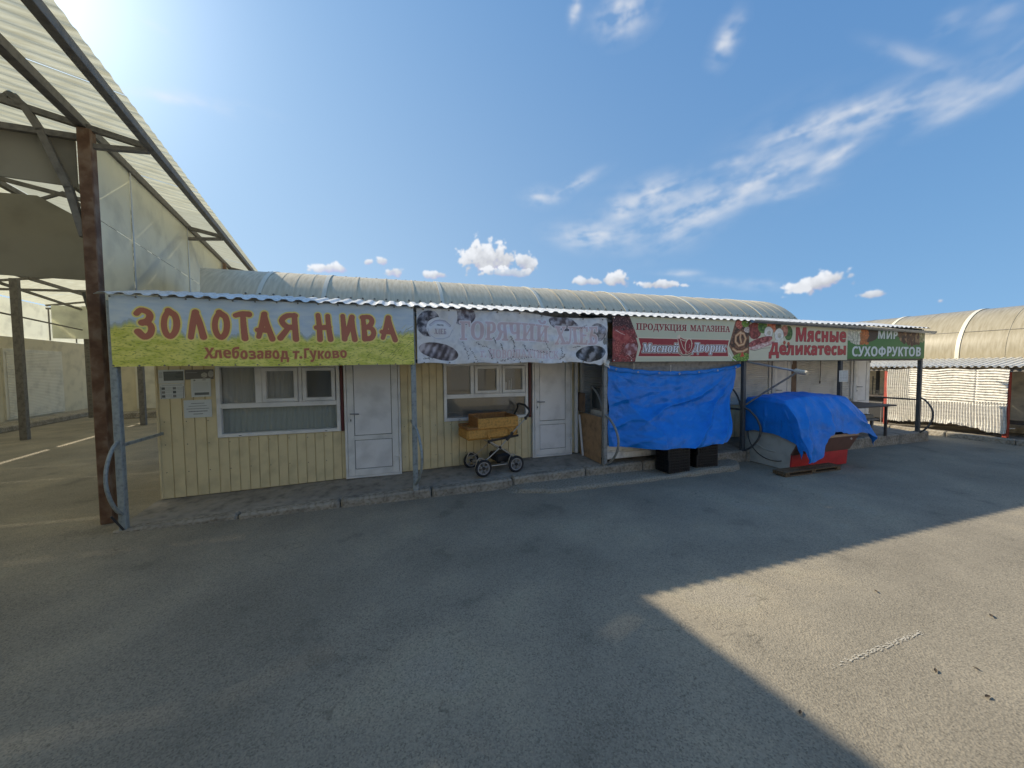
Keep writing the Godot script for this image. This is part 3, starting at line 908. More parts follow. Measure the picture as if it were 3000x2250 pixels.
func make_materials():
	var C := FastNoiseLite.TYPE_CELLULAR
	var speck := noise_tex(0.15, [[0.0, grey(0.66)], [0.2, grey(0.84)], [0.6, grey(0.95)], [0.85, grey(1.0)], [1.0, Color(1.0, 0.97, 0.93)]], 1024, C, 2, 3, 4.0, FastNoiseLite.RETURN_CELL_VALUE)
	var patch := asphalt_wear()
	var grit := noise_tex(0.10, [], 1024, C, 2, 4, 3.0, FastNoiseLite.RETURN_DISTANCE)
	var mott := noise_tex(0.012, [[0.0, grey(0.74)], [0.4, grey(0.93)], [0.7, grey(1.0)], [1.0, Color(0.92, 0.90, 0.86)]], 512, FastNoiseLite.TYPE_SIMPLEX_SMOOTH, 6, 9, 20.0)
	var soft := noise_tex(0.006, [[0.0, grey(0.88)], [0.5, grey(0.98)], [1.0, grey(1.0)]], 512, FastNoiseLite.TYPE_SIMPLEX_SMOOTH, 5, 19, 20.0)
	var rough_n := noise_tex(0.03, [], 512, FastNoiseLite.TYPE_SIMPLEX_SMOOTH, 6, 23)
	var crack := noise_tex(0.02, [[0.0, Color(0.66, 0.63, 0.60)], [0.3, Color(0.86, 0.84, 0.81)], [0.6, grey(0.97)], [1.0, grey(1.0)]], 512, FastNoiseLite.TYPE_SIMPLEX_SMOOTH, 7, 29, 40.0)
	var rust := noise_tex(0.02, [[0.0, Color(0.62, 0.48, 0.40)], [0.35, Color(0.78, 0.65, 0.56)], [0.6, Color(0.92, 0.84, 0.78)], [1.0, grey(1.0)]], 512, FastNoiseLite.TYPE_SIMPLEX_SMOOTH, 6, 33, 25.0)
	# dirt that has run down the plastic roofs in streaks
	var streak := noise_tex(0.02, [[0.0, Color(0.84, 0.82, 0.77)], [0.4, Color(0.92, 0.905, 0.87)], [0.7, Color(0.97, 0.96, 0.94)], [1.0, grey(1.0)]], 512, FastNoiseLite.TYPE_SIMPLEX_SMOOTH, 6, 37, 10.0)
	var grain := noise_tex(0.02, [[0.0, Color(0.55, 0.46, 0.36)], [0.5, Color(0.85, 0.80, 0.72)], [1.0, grey(1.0)]], 512, FastNoiseLite.TYPE_SIMPLEX_SMOOTH, 6, 41, 8.0)

	var a := mat("asphalt", lin(0.372, 0.328, 0.252), 0.92, 0.0, speck, 0.85, grit, 0.28)
	over(a, patch, 0.11)
	var c := mat("concrete", lin(0.33, 0.295, 0.245), 0.9, 0.0, mott, 0.9, rough_n, 0.35)
	over(c, soft, 0.35)
	c = mat("kerb_concrete", lin(0.40, 0.365, 0.305), 0.92, 0.0, crack, 1.7, rough_n, 0.6)
	over(c, mott, 0.4)
	mat("rubble_concrete", lin(0.36, 0.335, 0.275), 0.95, 0.0, crack, 2.6, rough_n, 1.4)
	mat("paint_mark", lin(0.46, 0.43, 0.365), 0.85)

	c = mat("cladding", lin(0.745, 0.635, 0.385), 0.5, 0.0, soft, 0.8, rough_n, 0.02)
	mat("cladding_b", lin(0.725, 0.615, 0.375), 0.52, 0.0, soft, 0.7, rough_n, 0.02)
	mat("wall_core", lin(0.45, 0.36, 0.20), 0.8)
	mat("room_wall", lin(0.26, 0.235, 0.205), 0.9)
	mat("pvc", lin(0.80, 0.80, 0.79), 0.38, 0.0, soft, 0.9)
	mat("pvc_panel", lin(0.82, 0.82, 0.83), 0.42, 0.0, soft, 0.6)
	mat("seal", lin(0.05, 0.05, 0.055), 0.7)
	mat("red_pipe", lin(0.11, 0.022, 0.022), 0.5)
	mat("shutter", lin(0.66, 0.645, 0.61), 0.55, 0.0, soft, 0.9)
	mat("pane_reflection", lin(0.36, 0.36, 0.33), 0.9)  # tone of a reflection, put on a sheet behind the glass
	mat("curtain_green", lin(0.27, 0.31, 0.285), 0.85)
	var g := mat("glass", Color(0.92, 0.95, 0.95, 0.10), 0.02)
	g.transparency = BaseMaterial3D.TRANSPARENCY_ALPHA
	g.metallic_specular = 0.8

	mat("post_blue", lin(0.32, 0.36, 0.37), 0.55, 0.0, mott, 2.2, rough_n, 0.05)
	mat("post_grey", lin(0.28, 0.285, 0.28), 0.6, 0.0, mott, 2.2, rough_n, 0.05)
	mat("post_dark", lin(0.095, 0.10, 0.105), 0.6, 0.0, mott, 2.2, rough_n, 0.05)
	mat("black_metal", lin(0.03, 0.03, 0.032), 0.5)
	mat("galvanized", lin(0.74, 0.74, 0.73), 0.42, 0.15, mott, 1.4)
	mat("gutter_metal", lin(0.26, 0.28, 0.30), 0.4, 0.5, mott, 2.0)
	mat("pipe_bright", lin(0.42, 0.44, 0.46), 0.35, 0.6)
	mat("foil", lin(0.78, 0.72, 0.60), 0.35, 0.1, crack, 7.0, rough_n, 0.8)
	mat("rusty_steel", lin(0.25, 0.195, 0.150), 0.75, 0.0, rust, 0.4, rough_n, 0.2)
	mat("truss_steel", lin(0.19, 0.175, 0.155), 0.7, 0.0, mott, 1.5)
	mat("brown_board", lin(0.31, 0.285, 0.23), 0.85, 0.0, soft, 0.4)
	mat("hall_wall", lin(0.66, 0.59, 0.42), 0.75, 0.0, soft, 0.5)
	mat("hall_shutter", lin(0.70, 0.66, 0.54), 0.6, 0.0, soft, 0.5)

	# polycarbonate sheet: a dusty, light-scattering plastic
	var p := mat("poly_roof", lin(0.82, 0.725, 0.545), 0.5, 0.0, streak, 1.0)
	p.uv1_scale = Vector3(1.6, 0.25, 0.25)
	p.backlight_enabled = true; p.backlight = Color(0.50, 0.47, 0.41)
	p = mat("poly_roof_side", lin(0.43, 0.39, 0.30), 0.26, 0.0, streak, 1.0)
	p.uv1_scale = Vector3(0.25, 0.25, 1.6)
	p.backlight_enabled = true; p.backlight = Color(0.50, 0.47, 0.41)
	mat("poly_rib", lin(0.70, 0.65, 0.52), 0.4)
	p = mat("poly_hall", lin(0.86, 0.86, 0.78), 0.35, 0.0, streak, 1.0)
	p.uv1_scale = Vector3(0.22, 0.5, 2.2)
	p.backlight_enabled = true; p.backlight = Color(1.0, 1.0, 0.95)
	p = mat("poly_wall", lin(0.84, 0.835, 0.74), 0.35, 0.0, soft, 0.5)
	p.backlight_enabled = true; p.backlight = Color(1.0, 1.0, 0.92)
	p = mat("poly_band", lin(0.88, 0.88, 0.80), 0.3, 0.0, soft, 0.5)
	p.backlight_enabled = true; p.backlight = Color(1.0, 1.0, 0.95)
	mat("alu_strip", lin(0.55, 0.56, 0.55), 0.45, 0.2)

	var t := mat("tarp", lin(0.003, 0.21, 0.76), 0.45, 0.0, soft, 1.5, noise_tex(0.03, [], 512, FastNoiseLite.TYPE_SIMPLEX_SMOOTH, 4, 51, 40.0), 0.5)
	t.uv1_scale = Vector3(1.1, 1.1, 1.1)
	t = mat("tarp_grey", lin(0.30, 0.31, 0.33), 0.5, 0.0, mott, 1.5)
	t.backlight_enabled = true; t.backlight = Color(0.4, 0.4, 0.42)
	mat("grommet", lin(0.6, 0.6, 0.6), 0.3, 0.8)
	mat("counter_white", lin(0.70, 0.69, 0.66), 0.45, 0.0, mott, 1.0)
	mat("counter_grey", lin(0.46, 0.47, 0.44), 0.5, 0.0, soft, 1.2)
	mat("counter_red", lin(0.52, 0.035, 0.04), 0.4, 0.0, soft, 1.2)
	mat("counter_brown", lin(0.17, 0.09, 0.07), 0.4, 0.0, soft, 1.2)
	mat("counter_lip", lin(0.40, 0.29, 0.22), 0.5)
	mat("counter_glass_dark", lin(0.05, 0.06, 0.065), 0.12)
	mat("pallet_wood", lin(0.20, 0.155, 0.11), 0.9, 0.0, grain, 3.0, rough_n, 0.3)
	mat("black_plastic", lin(0.012, 0.013, 0.016), 0.5)
	mat("plywood", lin(0.42, 0.26, 0.14), 0.65, 0.0, mott, 0.9)
	mat("plywood_dark", lin(0.22, 0.145, 0.10), 0.7, 0.0, mott, 0.9)
	mat("basket_orange", lin(0.62, 0.325, 0.08), 0.8, 0.0, mott, 3.5, rough_n, 0.35)
	mat("basket_shaded", lin(0.36, 0.17, 0.055), 0.82, 0.0, mott, 3.5, rough_n, 0.35)  # darker copy of the orange, paints shade on the box sides and rim
	mat("rubber", lin(0.022, 0.022, 0.024), 0.85)
	mat("rim_silver", lin(0.34, 0.34, 0.36), 0.35, 0.3)
	mat("chrome", lin(0.42, 0.40, 0.36), 0.3, 0.7)
	mat("table_dark", lin(0.085, 0.075, 0.070), 0.6, 0.0, mott, 1.4)
	mat("table_grey", lin(0.21, 0.20, 0.19), 0.7, 0.0, mott, 1.4)
	mat("tray_grey", lin(0.30, 0.285, 0.25), 0.8, 0.0, mott, 3.0)
	mat("red_post", lin(0.40, 0.065, 0.045), 0.55, 0.0, mott, 2.0)
	mat("cloth_white", lin(0.78, 0.75, 0.685), 0.85, 0.0, mott, 2.0)
	mat("roof_sheet_old", lin(0.82, 0.80, 0.74), 0.45, 0.2, crack, 1.2)
	mat("tan_wall", lin(0.74, 0.67, 0.53), 0.85, 0.0, mott, 0.6)
	mat("leaf_brown", lin(0.06, 0.042, 0.025), 0.8)
	var lf := mat("bush_leaf", lin(0.10, 0.13, 0.035), 0.7)
	lf.backlight_enabled = true; lf.backlight = Color(0.3, 0.35, 0.1)
	mat("bush_stem", lin(0.10, 0.07, 0.045), 0.9)

# ------------------------------------------------------------------ ground and pavement
const YB := [[-2.75, 0.070], [0.1, 0.140], [2.8, 0.205], [6.0, 0.225], [10.6, 0.245]]
func deck_y(x: float, z := WALL_Z) -> float:
	var y: float = YB[0][1]
	for i in YB.size() - 1:
		if x >= YB[i][0]:
			y = lerpf(YB[i][1], YB[i + 1][1], minf(1.0, (x - YB[i][0]) / (YB[i + 1][0] - YB[i][0])))
	return y - 0.05 * clampf((z - WALL_Z) / 0.79, -0.2, 1.1)

func build_ground():
	var b := B.new()
	for i in range(-6, 6):
		for j in range(-6, 6):
			var x := i * 20.0
			var z := j * 20.0
			b.quad(Vector3(x, 0, z), Vector3(x + 20, 0, z), Vector3(x + 20, 0, z + 20), Vector3(x, 0, z + 20), Vector3.UP, 1)
	struct("asphalt_ground", b, M.asphalt)
	# worn dash of paint
	var cv := Image.create(256, 32, false, Image.FORMAT_RGBA8)
	var n := gnoise(0.05, 61)
	for y in 32:
		for x in 256:
			var e := absf(y - 15.5) / 15.5
			var k := n.get_noise_2d(x * 2.2, y * 2.2) + n.get_noise_2d(x * 7.0, y * 7.0) * 0.5 - e * e * 0.35 - 0.55 * smoothstep(110.0, 0.0, x)
			cv.set_pixel(x, y, Color(1, 1, 1, 1.0 if k > 0.04 else 0.0))
	var pm: StandardMaterial3D = M.paint_mark
	pm.albedo_texture = ImageTexture.create_from_image(cv)
	pm.transparency = BaseMaterial3D.TRANSPARENCY_ALPHA_SCISSOR
	pm.alpha_scissor_threshold = 0.5
	struct("road_marking", sheet(8, 1, func(u: float, v: float): return Vector3(lerpf(2.06, 3.05, u), 0.004, lerpf(-1.345, -1.31, v) - u * 0.01), 0.0, false), pm)
	# pavement deck in front of and under the kiosks
	var top := sheet(54, 10, func(u: float, v: float):
		var x := lerpf(-2.74, 10.5, u)
		var z := lerpf(-6.9, -4.895, minf(v / 0.9, 1.0))
		if v > 0.9: return Vector3(x, deck_y(x, z) - 0.06, -4.87)
		return Vector3(x, deck_y(x, z) + 0.004 * nz.get_noise_2d(x * 60.0, z * 60.0), z), 0.0, false)
	var deck := struct("pavement", top, M.concrete)
	var side := B.new()
	for k in 10:
		var z0 := lerpf(-6.9, -4.905, k / 10.0)
		var z1 := lerpf(-6.9, -4.905, (k + 1) / 10.0)
		side.quad(Vector3(-2.74, -0.02, z0), Vector3(-2.74, -0.02, z1), Vector3(-2.74, deck_y(-2.74, z1), z1), Vector3(-2.74, deck_y(-2.74, z0), z0), Vector3.LEFT)
		side.quad(Vector3(10.5, -0.02, z0), Vector3(10.5, -0.02, z1), Vector3(10.5, deck_y(10.5, z1), z1), Vector3(10.5, deck_y(10.5, z0), z0), Vector3.RIGHT)
	part(deck, "pavement_edge", side, M.kerb_concrete)
	rng.seed = 4
	var x := -2.76
	while x < 9.9:
		var l := rng.randf_range(0.92, 1.12)
		var y := deck_y(x + l * 0.5, -4.83) + rng.randf_range(-0.006, 0.010)
		var bb := B.new()
		var tilt := Basis(Vector3.BACK, atan2(deck_y(x + l, -4.83) - deck_y(x, -4.83), l) + rng.randf_range(-0.004, 0.004)) * Basis(Vector3.RIGHT, rng.randf_range(-0.05, 0.03))
		bb.box(Vector3(x + l * 0.5, y * 0.5 - 0.03, -4.832 + rng.randf_range(-0.008, 0.006)), Vector3(l - 0.014, y + 0.07, 0.15), 0.022, tilt)
		part(deck, "kerb_stone", bb, M.kerb_concrete)
		x += l
	# poured, crumbling lower step in front of the middle bays
	var step := sheet(90, 10, func(u: float, v: float):
		var xx := lerpf(1.42, 5.42, u)
		var r := 0.05 * nz.get_noise_2d(xx * 130.0, 5.0) + 0.025 * nz.get_noise_2d(xx * 420.0, 9.0)
		var zf := -4.40 + r - 0.18 * smoothstep(0.14, 0.0, u) - 0.30 * pow(smoothstep(0.90, 1.0, u), 2.0)
		var zz := lerpf(-4.77, zf, minf(v / 0.8, 1.0))
		var yy := 0.050 + 0.03 * smoothstep(0.55, 0.95, u) + 0.012 * nz.get_noise_2d(xx * 150.0, zz * 150.0)
		yy *= smoothstep(0.0, 0.05, u) * smoothstep(1.0, 0.985, u)
		if v > 0.8: return Vector3(xx, lerpf(yy, -0.01, (v - 0.8) / 0.2), zz + 0.02 * (v - 0.8) / 0.2)
		return Vector3(xx, yy, zz), 0.0, false)
	struct("concrete_step", step, M.rubble_concrete)
	# fallen leaves on the sunny asphalt
	var where := [[3.294, -1.691, 0.042, "in the sun near the shadow edge"], [3.669, -1.283, 0.050, "farthest right of the scattered ones"], [2.731, -1.135, 0.038, "just in front of the worn white dash"], [2.755, -0.961, 0.044, "nearest the lower right corner of the view"], [1.80, -1.192, 0.036, "in the shade beside the slanting shadow edge"], [2.956, -1.076, 0.03, "smallest of those on the sunny asphalt"]]
	for k in where.size():
		var e: Array = where[k]
		var ang := rng.randf() * TAU
		var lf := sheet(6, 4, func(u: float, v: float):
			var w := sin(PI * u) * 0.32
			var p := Vector3((u - 0.5), 0.0, (v - 0.5) * w) * float(e[2])
			p.y = 0.006 + absf(v - 0.5) * 0.35 * float(e[2]) * w * 2.0 + 0.10 * float(e[2]) * u * u
			return Vector3(e[0], 0, e[1]) + p.rotated(Vector3.UP, ang), 0.0008)
		var o := part(self, "fallen_leaf", lf, M.leaf_brown)
		tag(o, "small dry brown leaf on the asphalt, " + e[3], "leaf", "dry leaves on the asphalt")

# ------------------------------------------------------------------ kiosk row
func clad(parent: Node3D, x0: float, x1: float, y0: float, y1: float, follow_deck := true, z := WALL_Z):
	var n := maxi(1, int(round((x1 - x0) / 0.110)))
	var w := (x1 - x0) / n
	for i in n:
		var a := x0 + i * w
		var bt := (deck_y(a + w * 0.5) + 0.012) if follow_deck else y0
		var b := B.new()
		# flat pan with a pressed groove at each side
		var prof := [[0.0, -0.014], [0.025, -0.014], [0.060, 0.0], [0.94, 0.0], [0.975, -0.014], [1.0, -0.014]]
		for k in prof.size() - 1:
			var p: Array = prof[k]
			var q: Array = prof[k + 1]
			var o := Vector3(-(q[1] - p[1]), 0, (q[0] - p[0]) * w)
			b.quad(Vector3(a + p[0] * w, bt, z + p[1]), Vector3(a + q[0] * w, bt, z + q[1]), Vector3(a + q[0] * w, y1, z + q[1]), Vector3(a + p[0] * w, y1, z + p[1]), o)
		b.quad(Vector3(a, bt, z - 0.012), Vector3(a + w, bt, z - 0.012), Vector3(a + w, bt, z), Vector3(a, bt, z), Vector3.DOWN)
		part(parent, "cladding_panel", b, M.cladding if (i * 7 + int(x0 * 10.0)) % 3 else M.cladding_b)

func frame_bar(b: B, x0: float, x1: float, y0: float, y1: float, z: float, t: float, bev := 0.006):
	b.box(Vector3((x0 + x1) * 0.5, (y0 + y1) * 0.5, z), Vector3(x1 - x0, y1 - y0, t), bev)

func frame_rect(parent: Node, called: String, x0: float, x1: float, y0: float, y1: float, w: float, z: float, t: float, m: Material):
	var b := B.new()
	# one mitred frame: four bars that share their corner faces
	var o := [Vector2(x0, y0), Vector2(x1, y0), Vector2(x1, y1), Vector2(x0, y1)]
	var i := [Vector2(x0 + w, y0 + w), Vector2(x1 - w, y0 + w), Vector2(x1 - w, y1 - w), Vector2(x0 + w, y1 - w)]
	var e := 0.006
	for k in 4:
		var l := (k + 1) % 4
		var dir := (o[l] - o[k] as Vector2).orthogonal().normalized()
		if dir.dot(o[k] - i[k]) < 0: dir = -dir
		var P := func(p: Vector2, zz: float): return Vector3(p.x, p.y, zz)
		var zf := z + t * 0.5
		var zb := z - t * 0.5
		var oo := [o[k] as Vector2, o[l] as Vector2]
		var ii := [i[k] as Vector2, i[l] as Vector2]
		var oc := [oo[0].lerp(ii[0], e / w), oo[1].lerp(ii[1], e / w)]
		var ic := [ii[0].lerp(oo[0], e / w), ii[1].lerp(oo[1], e / w)]
		var d3 := Vector3(dir.x, dir.y, 0)
		b.quad(P.call(oc[0], zf), P.call(oc[1], zf), P.call(ic[1], zf), P.call(ic[0], zf), Vector3.BACK)
		b.quad(P.call(oc[0], zf), P.call(oc[1], zf), P.call(oo[1], zf - e), P.call(oo[0], zf - e), Vector3.BACK + d3)
		b.quad(P.call(ic[0], zf), P.call(ic[1], zf), P.call(ii[1], zf - e), P.call(ii[0], zf - e), Vector3.BACK - d3)
		b.quad(P.call(oo[0], zf - e), P.call(oo[1], zf - e), P.call(oo[1], zb), P.call(oo[0], zb), d3)
		b.quad(P.call(ii[0], zf - e), P.call(ii[1], zf - e), P.call(ii[1], zb), P.call(ii[0], zb), -d3)
		b.quad(P.call(oo[0], zb), P.call(oo[1], zb), P.call(ii[1], zb), P.call(ii[0], zb), Vector3.FORWARD)
	return part(parent, called, b, m)

func pane(parent: Node, x0: float, x1: float, y0: float, y1: float, z: float):
	var b := B.new()
	b.quad(Vector3(x0, y0, z), Vector3(x1, y0, z), Vector3(x1, y1, z), Vector3(x0, y1, z), Vector3.BACK)
	return part(parent, "pane", b, M.glass)

# one fixed light, two opening sashes and a wide light below
func shop_window(parent: Node3D, x0: float, x1: float, y0: float, y1: float, tr: float, m1: float, s1: Array, s2: Array):
	var w := Node3D.new()
	w.name = numbered(parent, "window")
	parent.add_child(w, true)
	var z := -5.553
	frame_rect(w, "frame", x0, x1, y0, y1, 0.046, z, 0.066, M.pvc)
	var b := B.new()
	frame_bar(b, x0 + 0.046, x1 - 0.046, tr, tr + 0.062, z + 0.001, 0.062)
	part(w, "transom", b, M.pvc)
	b = B.new()
	frame_bar(b, m1, s1[0], tr + 0.062, y1 - 0.046, z + 0.001, 0.060)
	part(w, "mullion", b, M.pvc)
	b = B.new()
	frame_bar(b, s1[1], s2[0], tr + 0.062, y1 - 0.046, z + 0.001, 0.060)
	part(w, "mullion", b, M.pvc)
	for s in [s1, s2]: frame_rect(w, "sash", s[0] + 0.004, s[1] - 0.004, tr + 0.066, y1 - 0.05, 0.046, z + 0.012, 0.062, M.pvc)
	pane(w, x0 + 0.046, m1, tr + 0.062, y1 - 0.046, z - 0.008)
	for s in [s1, s2]: pane(w, s[0] + 0.05, s[1] - 0.05, tr + 0.112, y1 - 0.096, z + 0.004)
	pane(w, x0 + 0.046, x1 - 0.046, y0 + 0.046, tr, z - 0.008)
	for sx in [0.16, 0.86]:
		var d := B.new()
		frame_bar(d, lerpf(x0, x1, sx), lerpf(x0, x1, sx) + 0.03, y0 + 0.014, y0 + 0.021, z + 0.034, 0.004, 0.001)
		part(w, "drain_cap", d, M.seal)
	return w

func shop_door(parent: Node3D, x0: float, x1: float, y0: float, y1: float, hinge_right := true):
	var d := Node3D.new()
	d.name = numbered(parent, "door")
	parent.add_child(d, true)
	var z := -5.530
	frame_rect(d, "door_frame", x0, x1, y0, y1, 0.032, z, 0.075, M.pvc)
	var w := x1 - x0
	var lx0 := x0 + 0.036
	var lx1 := x1 - 0.036
	var pa := lx0 + 0.085
	var pb := lx1 - 0.085
	var mid := y0 + (y1 - y0) * 0.275
	# leaf: stiles and rails round two recessed panels
	var b := B.new()
	for r in [[lx0, pa, y0 + 0.036, y1 - 0.036], [pb, lx1, y0 + 0.036, y1 - 0.036], [pa, pb, y0 + 0.036, y0 + 0.125], [pa, pb, mid, mid + 0.062], [pa, pb, y1 - 0.125, y1 - 0.036]]:
		frame_bar(b, r[0], r[1], r[2], r[3], z + 0.006, 0.068, 0.004)
	part(d, "leaf", b, M.pvc)
	for r in [[y0 + 0.125, mid], [mid + 0.062, y1 - 0.125]]:
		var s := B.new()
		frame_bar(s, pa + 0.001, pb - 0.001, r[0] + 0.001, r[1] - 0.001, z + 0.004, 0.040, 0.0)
		var sl := part(d, "shadow_gap", s, M.seal)  # dark backing drawn as the shadow gap round each panel
		s = B.new()
		frame_bar(s, pa + 0.007, pb - 0.007, r[0] + 0.007, r[1] - 0.007, z + 0.010, 0.050, 0.003)
		part(d, "door_panel", s, M.pvc_panel)
	var hx := lx0 + 0.045 if hinge_right else lx1 - 0.045
	var hy := y0 + 0.90
	var hd := Node3D.new()
	hd.name = "handle"
	d.add_child(hd)
	b = B.new()
	frame_bar(b, hx - 0.015, hx + 0.015, hy - 0.13, hy + 0.05, z + 0.044, 0.010, 0.004)
	part(hd, "plate", b, M.pvc)
	b = B.new()
	b.tube([Vector3(hx, hy, z + 0.046), Vector3(hx, hy, z + 0.080), Vector3(hx + (0.02 if hinge_right else -0.02), hy, z + 0.088), Vector3(hx + (0.11 if hinge_right else -0.11), hy - 0.004, z + 0.086)], 0.009, 8)
	part(hd, "lever", b, M.rim_silver)
	b = B.new()
	frame_bar(b, hx - 0.006, hx + 0.006, hy - 0.105, hy - 0.075, z + 0.051, 0.004, 0.001)
	part(hd, "keyhole", b, M.seal)
	for yy in [y0 + 0.26, y1 - 0.42]:
		var h := B.new()
		var hh := lx1 if hinge_right else lx0
		frame_bar(h, hh - 0.05, hh + 0.035, yy, yy + 0.028, z + 0.047, 0.016, 0.004)
		h.tube([Vector3(hh + 0.015, yy - 0.05, z + 0.052), Vector3(hh + 0.015, yy + 0.03, z + 0.052)], 0.011, 8)
		part(d, "hinge", h, M.pvc)
	return d

func shutter(parent: Node3D, x0: float, x1: float, y0: float, y1: float, m: Material):
	var s := Node3D.new()
	s.name = numbered(parent, "roller_shutter")
	parent.add_child(s, true)
	# interlocked slats: one curtain with a curved profile for every 38 mm
	var n := int((y1 - y0) / 0.040)
	var b := B.new()
	var z := -5.532
	for i in n:
		var ya := y0 + (y1 - y0) * i / n
		var hh := (y1 - y0) / n
		var pr := [[0.0, 0.0], [0.06, 0.004], [0.35, 0.011], [0.75, 0.008], [0.94, 0.002], [1.0, 0.0]]
		for k in pr.size() - 1:
			b.quad(Vector3(x0, ya + pr[k][0] * hh, z + pr[k][1]), Vector3(x1, ya + pr[k][0] * hh, z + pr[k][1]), Vector3(x1, ya + pr[k + 1][0] * hh, z + pr[k + 1][1]), Vector3(x0, ya + pr[k + 1][0] * hh, z + pr[k + 1][1]), Vector3.BACK)
	part(s, "slat_curtain", b, m)
	for e in [x0, x1]:
		b = B.new()
		frame_bar(b, e - 0.028, e + 0.028, y0 - 0.02, y1, z + 0.010, 0.05, 0.005)
		part(s, "guide_rail", b, m)
	b = B.new()
	frame_bar(b, x0 + 0.03, x1 - 0.03, y0 - 0.025, y0 + 0.018, z + 0.008, 0.022, 0.004)
	part(s, "bottom_bar", b, m)
	return s

func barrel_sheet(b: B, x0: float, x1: float, cy: float, cz: float, r: float, a0: float, a1: float, n := 26, t := 0.008, along_x := true, skew := 0.0):
	# curved plastic skin between two angles (degrees from the near horizontal) with rolled-in edges; skew slants the x0 end in plan
	var P := func(a: float, rr: float, e: float):
		var q := deg_to_rad(a)
		if e == x0: e += skew * (cos(q) - 0.15)
		if along_x: return Vector3(e, cy + sin(q) * rr, cz + cos(q) * rr)
		return Vector3(cz - cos(q) * rr, cy + sin(q) * rr, e)
	for i in n:
		var a := lerpf(a0, a1, float(i) / n)
		var c := lerpf(a0, a1, float(i + 1) / n)
		var up: Vector3 = P.call((a + c) * 0.5, r + 1.0, x0) - P.call((a + c) * 0.5, r, x0)
		b.quad(P.call(a, r, x0), P.call(a, r, x1), P.call(c, r, x1), P.call(c, r, x0), up, 1)
		for e in [x0, x1]:
			b.quad(P.call(a, r, e), P.call(c, r, e), P.call(c, r - t, e), P.call(a, r - t, e), Vector3(1 if along_x else 0, 0, 0 if along_x else 1) * (1.0 if e == x1 else -1.0))

